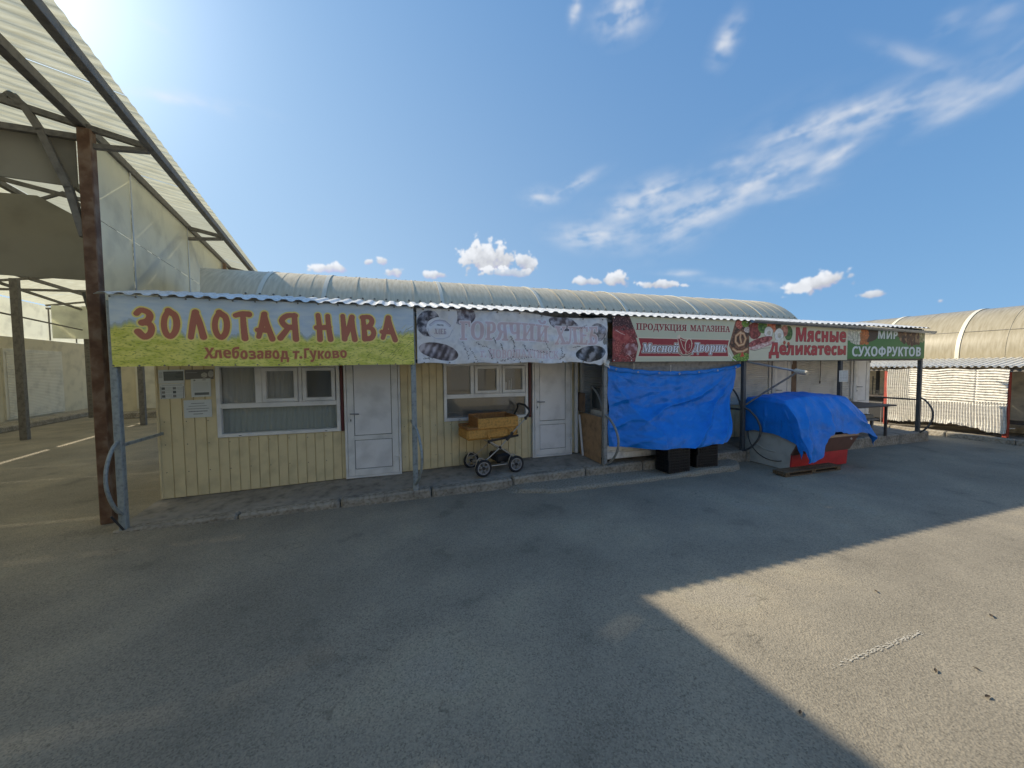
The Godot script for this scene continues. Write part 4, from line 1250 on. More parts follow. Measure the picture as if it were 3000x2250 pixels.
func build_kiosk_row():
	var k := thing("kiosk_row", "long row of cream clad kiosks with white doors and windows under a translucent barrel roof", "kiosk")
	var d1 := [-0.635, 0.100, 0.132]
	var d2 := [2.105, 2.800, 0.196]
	# cladding and the wall behind it
	clad(k, -2.692, -2.100, 0, 2.40)
	clad(k, -2.100, -0.685, 0, 0.793)
	clad(k, -0.685, -0.637, 0, 0.793)
	clad(k, 0.102, 0.714, 0, 2.40)
	clad(k, 0.714, 2.046, 0, 0.846)
	clad(k, 2.046, 2.103, 0, 0.846)
	clad(k, 2.802, 2.96, 0, 2.40)
	clad(k, 2.96, 7.235, 0, 0.872)
	clad(k, 7.80, 9.67, 0, 0.872)
	clad(k, 10.235, 10.32, 0, 2.40)
	for r in [[-2.69, -2.10, 0.0, 2.42], [-2.10, -0.685, 0.0, 0.79], [-2.10, -0.685, 1.725, 2.42], [-0.685, 0.714, 0.0, 2.42], [0.714, 2.046, 0.0, 0.84], [0.714, 2.046, 1.725, 2.42], [2.046, 10.318, 0.0, 2.42]]:
		var b := B.new()
		frame_bar(b, r[0], r[1], r[2], r[3], -5.613, 0.080, 0.0)
		part(k, "wall", b, M.wall_core)
	for r in [[-2.10, -0.685, 1.725], [0.714, 2.046, 1.725]]: clad(k, r[0], r[1], r[2], 2.40, false)
	var b := B.new()
	b.box(Vector3(-2.66, 1.21, -6.75), Vector3(0.06, 2.42, 2.20), 0.0)
	part(k, "side_wall", b, M.cladding)
	b = B.new()
	b.box(Vector3(-2.694, 1.24, -5.552), Vector3(0.022, 2.30, 0.040), 0.004)
	part(k, "corner_trim", b, M.cladding_b)
	b = B.new()
	b.box(Vector3(3.0, 1.21, -8.80), Vector3(11.4, 2.42, 0.06), 0.0)
	part(k, "rear_wall", b, M.wall_core)
	b = B.new()
	b.box(Vector3(10.29, 1.15, -5.74), Vector3(0.05, 2.30, 0.18), 0.0)
	part(k, "side_wall", b, M.cladding)
	b = B.new()
	b.box(Vector3(9.48, 1.15, -5.855), Vector3(1.57, 2.30, 0.05), 0.0)
	part(k, "rear_wall", b, M.wall_core)
	b = B.new()
	b.box(Vector3(8.67, 1.21, -7.45), Vector3(0.05, 2.42, 2.64), 0.0)
	part(k, "side_wall", b, M.cladding)
	b = B.new()
	b.box(Vector3(9.48, 2.33, -5.76), Vector3(1.66, 0.04, 0.24), 0.0)
	part(k, "flat_roof", b, M.galvanized)
	# fixing screws of the cladding
	var sw := B.new()
	for q in [[-2.64, -0.70, 0.74], [-2.64, -0.70, 0.40], [0.15, 2.06, 0.80], [0.15, 2.06, 0.36], [-2.64, -2.14, 1.02]]:
		var qx: float = q[0]
		while qx < q[1]:
			sw.disc(Vector3(qx, q[2] + 0.02 * nz.get_noise_1d(qx * 300.0), WALL_Z + 0.002), Vector3.BACK, 0.0, 0.006, 0.005, 6)
			qx += 0.22
	part(k, "cladding_screws", sw, M.truss_steel, "stuff")
	# rooms behind the two shop windows
	for r in [[-2.6, -0.2], [0.3, 2.6]]:
		b = B.new()
		b.box(Vector3((r[0] + r[1]) * 0.5, 1.2, -6.95), Vector3(r[1] - r[0], 2.3, 0.04))
		part(k, "back_partition", b, M.room_wall)
		b = B.new()
		b.box(Vector3((r[0] + r[1]) * 0.5, 2.36, -6.3), Vector3(r[1] - r[0], 0.04, 1.26))
		part(k, "ceiling", b, M.room_wall)
		for e in r:
			b = B.new()
			b.box(Vector3(e, 1.2, -6.3), Vector3(0.04, 2.26, 1.25))
			part(k, "partition", b, M.room_wall)
	shop_window(k, -2.098, -0.686, 0.796, 1.722, 1.160, -1.676, [-1.600, -1.186], [-1.140, -0.738])
	shop_window(k, 0.716, 2.044, 0.848, 1.722, 1.186, 1.118, [1.178, 1.572], [1.612, 1.992])
	# sheets behind the first window, a counter and added white rods behind the second
	part(k, "window_sheet", sheet(60, 4, func(u: float, v: float): return Vector3(lerpf(-2.07, -1.15, u), lerpf(1.70, 1.20, v), -5.66 + 0.008 * sin(u * 90.0)), 0.002), M.pane_reflection)  # grey sheet added for the bright ground mirrored in the upper panes
	part(k, "window_sheet", sheet(80, 4, func(u: float, v: float): return Vector3(lerpf(-2.08, -0.72, u), lerpf(1.155, 0.83, v), -5.66 + 0.007 * sin(u * 130.0 + v)), 0.002), M.curtain_green)
	b = B.new()
	b.box(Vector3(1.38, 0.86, -6.05), Vector3(1.2, 0.05, 0.5), 0.01)
	part(k, "counter", b, M.counter_lip)
	for i in 6:  # white rods added for pale lines mirrored in the second window
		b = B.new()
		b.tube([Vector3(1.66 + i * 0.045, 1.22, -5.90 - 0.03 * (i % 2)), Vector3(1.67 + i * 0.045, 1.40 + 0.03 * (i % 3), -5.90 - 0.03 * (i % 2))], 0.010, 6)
		part(k, "mirrored_rod", b, M.pvc_panel)
	shop_door(k, d1[0], d1[1], d1[2], 2.06)
	shop_door(k, d2[0], d2[1], d2[2], 2.10)
	for x in [-0.661, 2.074]:
		b = B.new()
		frame_bar(b, x - 0.018, x + 0.018, 0.80 if x < 0 else 0.852, 2.30, -5.532, 0.034, 0.006)
		part(k, "red_strip", b, M.red_pipe)
	shutter(k, 2.99, 5.62, 0.90, 2.12, M.shutter)
	shutter(k, 5.70, 7.20, 0.90, 2.12, M.shutter)
	shutter(k, 7.965, 9.635, 0.90, 2.12, M.shutter)
	shop_door(k, 7.262, 7.78, 0.235, 2.12)
	shop_door(k, 9.702, 10.225, 0.245, 2.14)
	b = B.new()
	frame_bar(b, 7.80, 7.935, 0.25, 2.30, -5.525, 0.05, 0.004)
	part(k, "pilaster", b, M.plywood_dark)
	b = B.new()
	frame_bar(b, 2.855, 2.905, 0.22, 2.30, -5.515, 0.06, 0.006)
	part(k, "pilaster", b, M.pvc)
	# string hanging in front of the second shutter
	b = B.new()
	b.tube([Vector3(8.62, 1.72, -5.49), Vector3(8.622, 1.50, -5.488), Vector3(8.615, 1.30, -5.49)], 0.006, 5)
	b.tube([Vector3(8.615, 1.30, -5.49), Vector3(8.612, 1.24, -5.49)], 0.014, 6)
	part(k, "pull_cord", b, M.black_metal)
	# barrel roof
	var seams := [-2.80, -1.75, -0.93, 0.79, 2.51, 4.23, 5.95, 7.67, 8.70]
	for i in seams.size() - 1:
		b = B.new()
		barrel_sheet(b, seams[i] + 0.004, seams[i + 1] - 0.004, 1.64, -7.27, 1.605 + 0.004 * (i % 2), 22.0, 158.0, 26, 0.008, true, 0.62 if i == 0 else 0.0)
		part(k, "roof_panel", b, M.poly_roof)
		if i > 0:
			b = B.new()
			barrel_sheet(b, seams[i] - 0.030, seams[i] + 0.030, 1.64, -7.27, 1.618, 22.0, 158.0, 26, 0.006)
			part(k, "roof_rib", b, M.poly_rib)
		for s in range(1, 4):
			var xs := lerpf(seams[i], seams[i + 1], s / 4.0)
			if i == 0: continue
			b = B.new()
			barrel_sheet(b, xs - 0.011, xs + 0.011, 1.64, -7.27, 1.6125, 22.0, 158.0, 26, 0.004)
			part(k, "roof_batten", b, M.poly_roof)
	var sc := B.new()
	for i in 64:
		var xx := -1.9 + i * 0.167
		for ang in [41.0, 85.0]:
			var q := deg_to_rad(ang)
			var o := Vector3(0, sin(q), cos(q))
			sc.disc(Vector3(xx, 1.64, -7.27) + o * 1.618, o, 0.0, 0.014, 0.010, 6)
	part(k, "roof_screws", sc, M.truss_steel, "stuff")
	for e in [-1.80, 8.70]:
		# open arched ends are closed with the same sheet
		b = B.new()
		var poly := []
		for i in 25:
			var q := deg_to_rad(lerpf(24.0, 156.0, i / 24.0))
			poly.append(Vector2(-7.27 + cos(q) * 1.585, 1.64 + sin(q) * 1.585))
		b.prism(poly, func(p: Vector2, w: float): return Vector3(w, p.y, p.x), e - 0.006, e + 0.006)
		part(k, "gable_panel", b, M.poly_roof)

# ------------------------------------------------------------------ awning along the kiosks
const POSTS := [-2.66, 0.25, 2.98, 5.67, 8.07, 10.52]

func eave_y(x: float) -> float:
	return 2.412 - 0.003 * (x + 2.7) + 0.006 * nz.get_noise_1d(x * 40.0)

func corrugated(x0: float, x1: float, zf: float, zb: float, yf: Callable, rise: float, pitch: float, amp: float, t := 0.004) -> ArrayMesh:
	# trapezoidal sheet whose ribs run from the front edge (zf) to the back edge (zb)
	var pts := []
	var n := int(round((x1 - x0) / pitch))
	for i in n:
		for p in [[0.0, 0.0], [0.10, 0.25], [0.22, 0.9], [0.30, 1.0], [0.52, 1.0], [0.60, 0.9], [0.72, 0.25], [0.82, 0.0]]:
			pts.append(Vector2(x0 + (i + p[0]) * pitch, (p[1] - 0.5) * amp))
	pts.append(Vector2(x0 + n * pitch, -0.5 * amp))
	var m := pts.size() - 1
	return sheet(m, 4, func(u: float, v: float):
		var p: Vector2 = pts[int(round(u * m))]
		return Vector3(p.x, yf.call(p.x) + p.y + rise * (1.0 - v), lerpf(zb, zf, v)), t)

func arc(a: Vector3, b: Vector3, bulge: Vector3, n := 12, pw := 1.0) -> Array:
	var o := []
	for i in n + 1:
		var t := float(i) / n
		o.append(a.lerp(b, t) + bulge * pow(sin(PI * t), pw))
	return o

func build_awning():
	var w := thing("market_awning", "long corrugated metal awning on grey steel posts in front of the kiosks", "awning", "", Vector3.ZERO)
	var i := 0
	var x := -2.74
	while x < 10.55:
		var n := 8 if i < 10 else 9
		var x1 := x + n * 0.142
		if x1 > 10.62: x1 = x + floorf((10.62 - x) / 0.142) * 0.142
		var lift := 0.0015 * (i % 2)
		part(w, "roof_sheet", corrugated(x, x1, -4.70 + 0.012 * nz.get_noise_1d(i * 77.0), -5.62, func(q: float): return eave_y(q) + lift, 0.195, 0.142, 0.022), M.galvanized)
		x = x1 + 0.0005
		i += 1
		if x1 - x > 0.0 or x > 10.5: break
	for k in POSTS.size():
		var px: float = POSTS[k]
		var m: Material = M.post_blue if k < 2 else (M.post_grey if k == 2 else M.post_dark)
		var b := B.new()
		b.box(Vector3(px, 1.175, POST_Z), Vector3(0.062, 2.35, 0.062), 0.006)
		part(w, "post", b, m)
		b = B.new()
		b.bar(Vector3(px, 2.345, POST_Z), Vector3(px, 2.51, -5.56), 0.04, 0.04, 0.003)
		part(w, "rafter", b, M.post_dark)
		if k == 4: continue
		b = B.new()
		b.bar(Vector3(px, 0.885, POST_Z - 0.031), Vector3(px, 0.885, -5.545), 0.022, 0.034, 0.003)
		part(w, "rail", b, m)
		# bent pipe guard bulging towards the road, its upper half curling back inside
		b = B.new()
		var r: float = [0.19, 0.30, 0.33, 0.30, 0.0, 0.20][k]
		b.tube(arc(Vector3(px, 0.93, POST_Z + 0.03), Vector3(px, 0.19, POST_Z + 0.03), Vector3(0.06 if k == 1 else 0.0, 0.02, r), 16, 0.72), 0.017, 8)
		part(w, "bent_guard", b, m if k != 1 else M.post_blue)
		if k in [1, 2, 3]:
			b = B.new()
			b.tube(arc(Vector3(px, 0.90, POST_Z - 0.03), Vector3(px, 1.33, POST_Z - 0.36), Vector3(0, 0.05, 0.05), 8), 0.015, 8)
			part(w, "bent_guard", b, m)
	# dark strap round the foot of the first guard
	var b2 := B.new()
	b2.bar(Vector3(-2.70, 0.20, POST_Z + 0.11), Vector3(-2.64, 0.03, POST_Z + 0.05), 0.018, 0.018, 0.003)
	part(w, "foot_strap", b2, M.black_metal)
	for e in [2.315, 1.735]:
		for k in POSTS.size() - 1:
			var b := B.new()
			b.box(Vector3((POSTS[k] + POSTS[k + 1]) * 0.5, e - 0.001 * k, POST_Z), Vector3(POSTS[k + 1] - POSTS[k] - 0.066, 0.045, 0.045), 0.003)
			part(w, "beam", b, M.post_dark)
	var b := B.new()
	b.box(Vector3(3.9, 2.54, -5.69), Vector3(13.0, 0.05, 0.05), 0.003)
	part(w, "wall_plate", b, M.post_dark)
	# strip added to stop sun leaking between the kiosk wall and the sheets
	b = B.new()
	b.box(Vector3(3.82, 2.48, -5.645), Vector3(13.0, 0.20, 0.012), 0.0)
	part(w, "sun_block_strip", b, M.galvanized)
	# half-round gutter along the right-hand half, sagging to its end
	var g := sheet(20, 8, func(u: float, v: float):
		var a := lerpf(-0.2, PI + 0.2, v)
		return Vector3(lerpf(5.69, 10.66, u), lerpf(2.385, 2.292, u) - sin(a) * 0.042, -4.665 + cos(a) * 0.042), 0.003)
	part(w, "gutter", g, M.gutter_metal)
	# triangular bracket that reaches out over the pavement, its tip wrapped
	b = B.new()
	b.tube([Vector3(5.70, 1.70, -4.76), Vector3(5.70, 1.545, -3.93)], 0.014, 8)
	part(w, "bracket_arm", b, M.pipe_bright)
	b = B.new()
	b.tube([Vector3(5.70, 0.98, -4.765), Vector3(5.70, 1.20, -4.45), Vector3(5.70, 1.515, -3.97)], 0.015, 8)
	part(w, "bracket_arm", b, M.post_grey)
	b = B.new()
	b.tube([Vector3(5.70, 1.555, -3.97), Vector3(5.70, 1.540, -3.90), Vector3(5.70, 1.530, -3.83), Vector3(5.70, 1.522, -3.80)], 0.034, 9)
	part(w, "wrapped_tip", b, M.foil)

func banner(called: String, label: String, x0: float, x1: float, yt: float, yb: float, m: Material, wave: Callable, thick := 0.006) -> Node3D:
	var o := thing(called, label, "sign", "signs along the awning front", Vector3((x0 + x1) * 0.5, yb, -4.745))
	var cx := (x0 + x1) * 0.5
	part(o, "banner_sheet", sheet(70, 18, func(u: float, v: float):
		var p: Vector3 = wave.call(u, v)
		return Vector3(lerpf(x0, x1, u) - cx, lerpf(yt, yb, v) - yb, 0.0) + p, thick), m)
	return o

func build_signs():
	print_mat("print_wheat", print_wheat(), 0.62)
	print_mat("print_bread", print_bread(), 0.55)
	print_mat("print_meat", print_meat_shop(), 0.5)
	print_mat("print_deli", print_delicacies(), 0.5)
	print_mat("print_fruit", print_dried_fruit(), 0.5)
	var s := banner("shop_sign", "yellow wheat field banner with large reddish brown brush lettering, leftmost on the awning", -2.655, 0.262, 2.398, 1.688, M.print_wheat, func(u: float, v: float):
		return Vector3(0, 0.006 * sin(u * 9.0) * v, 0.014 * nz.get_noise_2d(u * 300.0, v * 80.0) + 0.006 * sin(u * 40.0) + 0.006 * crumple.get_noise_2d(u * 90.0, v * 24.0)))
	for e in 15:
		for vv in [2.385, 1.70]:
			var b := B.new()
			b.disc(Vector3(lerpf(-1.44, 1.44, e / 14.0), vv - 1.688, 0.012), Vector3.BACK, 0.0, 0.008, 0.008, 8)
			part(s, "rivet", b, M.truss_steel)
	s = banner("shop_sign", "faded white bread banner with pink lettering and wrinkled torn corner", 0.300, 2.985, 2.388, 1.704, M.print_bread, func(u: float, v: float):
		var sag := 0.055 * smoothstep(0.50, 0.72, u) * (1.0 - v) * (1.0 - 0.35 * smoothstep(0.85, 1.0, u))
		var wr := 0.030 * nz.get_noise_2d(u * 420.0 + v * 60.0, v * 130.0) + 0.030 * absf(nz.get_noise_2d(u * 220.0 - v * 150.0, v * 60.0)) + 0.010 * nz.get_noise_2d(u * 1100.0, v * 260.0) + 0.012 * sin((u + v * 0.22) * 55.0) * smoothstep(0.78, 0.98, u)
		var crn := smoothstep(0.86, 1.0, u) * smoothstep(0.70, 1.0, v)
		wr += 0.020 * crumple.get_noise_2d(u * 150.0, v * 42.0)
		return Vector3(-0.03 * crn + 0.012 * nz.get_noise_1d(v * 300.0) * smoothstep(0.9, 1.0, u), -sag + 0.010 * sin(u * 26.0) * v * v + 0.05 * crn * sin(u * 90.0) * 0.4 - 0.03 * crn, wr + 0.03 * crn), 0.003)
	for e in 9:
		for vv in [2.37, 1.715]:
			var uu := 0.03 + 0.94 * e / 8.0
			var b := B.new()
			b.disc(Vector3(lerpf(0.300, 2.985, uu) - 1.6425, vv - 1.704 - (0.05 * smoothstep(0.50, 0.72, uu) if vv > 2 else 0.0), 0.012), Vector3.BACK, 0.0, 0.009, 0.01, 8)
			part(s, "eyelet", b, M.truss_steel)
	# loose torn strip of the banner hanging from its lower right corner
	part(s, "torn_flap", sheet(8, 10, func(u: float, v: float): return Vector3(1.25 + 0.10 * u + 0.02 * v + 0.01 * sin(v * 9.0), 0.03 - 0.11 * v * (0.5 + u * 0.6), 0.02 + 0.02 * sin(u * 7.0 + v * 3.0)), 0.002), M.cloth_white)
	s = banner("shop_sign", "cream sign with raw meat at its left, a red ribbon panel and sausage picture", 3.078, 5.716, 2.384, 1.713, M.print_meat, func(u: float, v: float): return Vector3(0, 0, 0.002 * sin(u * 12.0)), 0.008)
	for e in [[-1.30, 0.02], [-1.0, 0.02], [0.0, 0.012], [1.30, 0.02], [-1.30, 0.64], [0.2, 0.65], [1.25, 0.64]]:
		var b := B.new()
		b.disc(Vector3(e[0], e[1], 0.010), Vector3.BACK, 0.0, 0.009, 0.008, 8)
		part(s, "rivet", b, M.pvc)
	s = banner("shop_sign", "cream sign with red rounded lettering, egg halves and bacon picture", 5.722, 8.158, 2.366, 1.722, M.print_deli, func(u: float, v: float): return Vector3(0, 0, 0.002 * sin(u * 15.0)), 0.008)
	s = banner("shop_sign", "green sign with white block lettering and dried fruit, rightmost on the awning", 8.164, 10.525, 2.300, 1.746, M.print_fruit, func(u: float, v: float): return Vector3(0, 0, 0.002 * sin(u * 15.0)), 0.008)
	# notices
	var N := [
		[0, -2.672, -2.415, 1.655, 1.490, "white notice with a dark text block, upper left on the kiosk corner"],
		[1, -2.665, -2.420, 1.486, 1.305, "white notice divided into six small boxes, lower left on the kiosk corner"],
		[2, -2.408, -2.118, 1.655, 1.535, "grey notice with two pale figures beside the first window"],
		[3, -2.352, -2.150, 1.542, 1.318, "white sheet with a dark bar at its foot, beside the first window"],
		[4, -2.436, -2.152, 1.282, 1.064, "white sheet of centred lines, hanging lowest of the notices"],
	]
	for e in N:
		var m := print_mat("print_notice_%d" % e[0], print_notice(e[0]), 0.5)
		var zz := -5.543 + (0.004 if e[0] == 3 else 0.0)
		var o := thing("notice", e[5], "notice", "paper notices", Vector3((e[1] + e[2]) * 0.5, e[4], zz))
		var wd: float = e[2] - e[1]
		var ht: float = e[3] - e[4]
		part(o, "paper", sheet(8, 8, func(u: float, v: float): return Vector3((u - 0.5) * wd, (1.0 - v) * ht + 0.004 * (u - 0.5), 0.002 + 0.0015 * sin(u * 5.0 + v * 3.0)), 0.001), m)
	var m5 := print_mat("print_notice_5", print_notice(5), 0.5)
	var o5 := thing("notice", "white gridded notice fixed to a dark awning post", "notice", "paper notices", Vector3(8.115, 1.315, POST_Z + 0.036))
	part(o5, "paper", sheet(6, 6, func(u: float, v: float): return Vector3((u - 0.5) * 0.25, (1.0 - v) * 0.212, 0.002 * sin(u * 4.0)), 0.003), m5)

# ------------------------------------------------------------------ things in front of the kiosks
func build_tarp_stall():
	var cn := thing("chest_counter", "low white counter mostly hidden behind the hanging blue tarpaulin", "counter", "", Vector3(4.05, 0.20, -5.1))
	var b := B.new()
	b.box(Vector3(0, 0.40, 0), Vector3(2.04, 0.72, 0.44), 0.02)
	part(cn, "body", b, M.counter_white)
	b = B.new()
	b.box(Vector3(0, 0.09, 0.235), Vector3(2.0, 0.10, 0.03), 0.006)
	part(cn, "plinth", b, M.counter_white)
	b = B.new()
	b.box(Vector3(0, 0.215, 0.230), Vector3(2.02, 0.075, 0.022), 0.006)
	part(cn, "kick_strip", b, M.pvc)
	for x in [-0.9, 0.9]:
		b = B.new()
		b.box(Vector3(x, 0.02, 0.0), Vector3(0.06, 0.05, 0.38), 0.004)
		part(cn, "foot", b, M.seal)
	var cab := thing("display_cabinet", "small framed glass cabinet standing on the counter behind the third post", "cabinet", "", Vector3(3.25, 0.961, -5.12))
	for e in [[-0.22, -0.14], [0.22, -0.14], [-0.22, 0.14], [0.22, 0.14]]:
		b = B.new()
		b.box(Vector3(e[0], 0.19, e[1]), Vector3(0.028, 0.38, 0.028), 0.003)
		part(cab, "corner_post", b, M.table_grey)
	for y in [0.014, 0.366]:
		b = B.new()
		b.box(Vector3(0, y, 0), Vector3(0.41, 0.028, 0.25), 0.003)
		part(cab, "shelf" if y < 0.2 else "lid", b, M.table_grey)
	for z in [-0.14, 0.14]: 
		b = B.new()
		b.box(Vector3(0, 0.19, z), Vector3(0.41, 0.32, 0.004))
		part(cab, "pane", b, M.counter_glass_dark)
	b = B.new()
	b.box(Vector3(-0.22, 0.19, 0), Vector3(0.004, 0.32, 0.25))
	part(cab, "pane", b, M.counter_glass_dark)
	# sheets of board closing the end of the bay
	var pl := thing("plywood_sheet", "tall brown board closing the bay beside the second white door", "board", "", Vector3(2.955, 0.18, -5.18))
	b = B.new()
	b.box(Vector3(0, 0.36, 0), Vector3(0.012, 0.70, 0.66), 0.002, Basis(Vector3.RIGHT, 0.02))
	part(pl, "board", b, M.plywood)
	pl = thing("plywood_sheet", "small brown board above the rail beside the second white door", "board", "", Vector3(2.93, 0.91, -5.41))
	b = B.new()
	b.box(Vector3(0, 0.16, 0), Vector3(0.012, 0.31, 0.22), 0.002)
	part(pl, "board", b, M.plywood_dark)
	var st := thing("white_strip", "narrow white plastic strip leaning beside the brown board", "strip", "", Vector3(2.915, 0.2, -5.44))
	b = B.new()
	b.bar(Vector3(0.0, 0.0, 0.10), Vector3(-0.012, 0.66, 0.0), 0.035, 0.008, 0.001)
	part(st, "strip", b, M.pvc)

	var t := thing("tarpaulin", "bright blue tarpaulin hanging from the awning over a counter", "tarpaulin", "blue tarpaulins", Vector3(4.3, 0.3, -4.85))
	var fold := func(u: float, v: float) -> float:
		# sharp creases that fan out from the two upper corners and sag towards the lower middle
		var wv := nz.get_noise_2d(u * 90.0, v * 90.0)
		var a := atan2(v * 1.25, (1.04 - u) * 2.5)
		var f := 0.065 * pow(1.0 - absf(sin(a * 7.5 + 1.6 * wv)), 2.2) * smoothstep(0.04, 0.45, v) * smoothstep(0.05, 0.35, u)
		var a2 := atan2(v * 1.25, (u + 0.05) * 2.5)
		f += 0.045 * pow(1.0 - absf(sin(a2 * 6.5 + 0.7 + 1.2 * wv)), 2.5) * smoothstep(0.0, 0.5, v) * smoothstep(0.85, 0.2, u)
		f += 0.060 * absf(nz.get_noise_2d(u * 120.0 + v * 60.0, v * 170.0)) + 0.030 * absf(nz.get_noise_2d(u * 260.0 - v * 120.0, v * 300.0)) + 0.004 * nz.get_noise_2d(u * 800.0, v * 700.0)
		f += 0.020 * crumple.get_noise_2d(u * 64.0 + v * 22.0, v * 36.0) + 0.004 * crumple.get_noise_2d(u * 260.0, v * 160.0 + u * 60.0)
		f += 0.040 * pow(1.0 - absf(sin(v * 13.0 + u * 3.0 + 2.5 * nz.get_noise_2d(u * 100.0, v * 60.0))), 2.0) * smoothstep(0.50, 0.05, u) * smoothstep(0.25, 0.55, v)
		return f
	var edge := func(u: float, v: float) -> Vector3:
		var xr := 5.69 - 0.14 * smoothstep(0.0, 0.08, v) - 0.14 * v - 0.50 * pow(v, 2.2) + 0.015 * sin(v * 9.0)
		var x := lerpf(3.055 + 0.012 * sin(v * 14.0), xr, u)
		var top := 1.66 - 0.105 * pow(sin(PI * clampf(u * 1.03, 0.0, 1.0)), 0.8) + 0.004 * sin(u * 60.0)
		var bot := 0.445 - 0.012 * sin(u * 5.0) - 0.03 * exp(-pow((u - 0.72) / 0.2, 2.0)) + 0.010 * nz.get_noise_1d(u * 500.0)
		return Vector3(x, lerpf(top, bot, v), 0)
	part(t, "cloth", sheet(120, 90, func(u: float, v: float):
		var e: Vector3 = edge.call(u, v)
		var bulge := 0.40 * pow(smoothstep(0.30, 1.0, v), 1.4) * smoothstep(0.05, 0.34, u)
		var zz: float = -4.858 + bulge + 0.035 * smoothstep(0.0, 0.3, v) + fold.call(u, v) * smoothstep(0.0, 0.10, v) * smoothstep(-0.02, 0.07, u) * smoothstep(1.06, 0.90, u)
		return Vector3(e.x - 4.3, e.y - 0.3, zz + 4.85), 0.003), M.tarp)
	part(t, "hem", sheet(120, 4, func(u: float, v: float):
		var e: Vector3 = edge.call(u, v * 0.055)
		return Vector3(e.x - 4.3, e.y - 0.3 + 0.004, 0.012 + 0.010 * sin(v * PI) + 0.006 * sin(u * 70.0)), 0.003), M.tarp)
	for i in 7:
		var e: Vector3 = edge.call(0.05 + i * 0.15, 0.028)
		b = B.new()
		b.torus(Vector3(e.x - 4.3, e.y - 0.3, 0.030), Vector3.BACK, 0.012, 0.004, 10, 5)
		part(t, "grommet", b, M.grommet)
	for i in [1, 3]:
		var e: Vector3 = edge.call(0.04 + i * 0.13, 0.0)
		b = B.new()
		b.tube([Vector3(e.x - 4.3, e.y - 0.3, 0.02), Vector3(e.x - 4.29, e.y - 0.25, 0.015), Vector3(e.x - 4.305, e.y - 0.20, 0.03)], 0.006, 6)
		part(t, "tie_cord", b, M.cloth_white)
	var gl := thing("tarpaulin", "grey plastic sheet sagging above the hanging blue tarpaulin", "tarpaulin", "", Vector3(4.3, 1.5, -4.87))
	part(gl, "cloth", sheet(90, 14, func(u: float, v: float):
		var top := 1.745
		var bot := 1.64 - 0.115 * pow(sin(PI * clampf(u * 1.03, 0.0, 1.0)), 0.8)
		return Vector3(lerpf(3.06, 5.68, u) - 4.3, lerpf(top, bot, v) - 1.5, 0.002 - 0.03 * sin(v * PI) + 0.018 * nz.get_noise_2d(u * 260.0 + v * 60.0, v * 60.0) * sin(PI * v)), 0.002), M.tarp_grey)

func make_crate() -> Node3D:
	var k := Node3D.new()
	var w := 0.40
	var d := 0.27
	var h := 0.205
	for s in [[Vector3(0, 0, d * 0.5), 0.0, w], [Vector3(0, 0, -d * 0.5), PI, w], [Vector3(-w * 0.5, 0, 0), -PI / 2, d], [Vector3(w * 0.5, 0, 0), PI / 2, d]]:
		var bs := Basis(Vector3.UP, s[1])
		var l: float = s[2] - 0.012
		var b := B.new()
		for y in [0.018, 0.062, 0.106, 0.150, 0.193]:
			b.box(s[0] + bs * Vector3(0, y, 0), Vector3(l, 0.022 if y > 0.17 else 0.014, 0.012), 0.0, bs)
		var n := int(l / 0.045)
		for i in n + 1:
			b.box(s[0] + bs * Vector3(lerpf(-l * 0.5 + 0.01, l * 0.5 - 0.01, float(i) / n), h * 0.5, -0.001), Vector3(0.012 if i % 4 else 0.03, h - 0.01, 0.010), 0.0, bs)
		b.box(s[0] + bs * Vector3(0, h * 0.5, -0.012), Vector3(l - 0.02, h - 0.03, 0.003), 0.0, bs)
		var o := MeshInstance3D.new()
		o.mesh = b.mesh(); o.material_override = M.black_plastic
		o.name = "side" if s[1] == 0.0 else "side_%03d" % k.get_child_count()
		k.add_child(o)
	var f := B.new()
	f.box(Vector3(0, 0.008, 0), Vector3(w - 0.02, 0.012, d - 0.02))
	var o := MeshInstance3D.new()
	o.mesh = f.mesh(); o.material_override = M.black_plastic; o.name = "base"
	k.add_child(o)
	return k

func build_crates():
	var proto := make_crate()
	var c := [[4.035, 0.056, -4.590, 0.03, "lower black plastic crate of the left stack under the blue tarpaulin"], [4.035, 0.262, -4.592, 0.0, "upper black plastic crate of the left stack under the blue tarpaulin"], [4.620, 0.066, -4.640, -0.04, "lower black plastic crate of the right stack under the blue tarpaulin"], [4.618, 0.272, -4.636, 0.02, "upper black plastic crate of the right stack under the blue tarpaulin"]]
	for e in c:
		var o: Node3D = proto.duplicate()
		o.name = numbered(self, "plastic_crate")
		add_child(o, true)
		o.position = Vector3(e[0], e[1], e[2]); o.rotation.y = e[3]
		tag(o, e[4], "crate", "black plastic crates")
	proto.free()

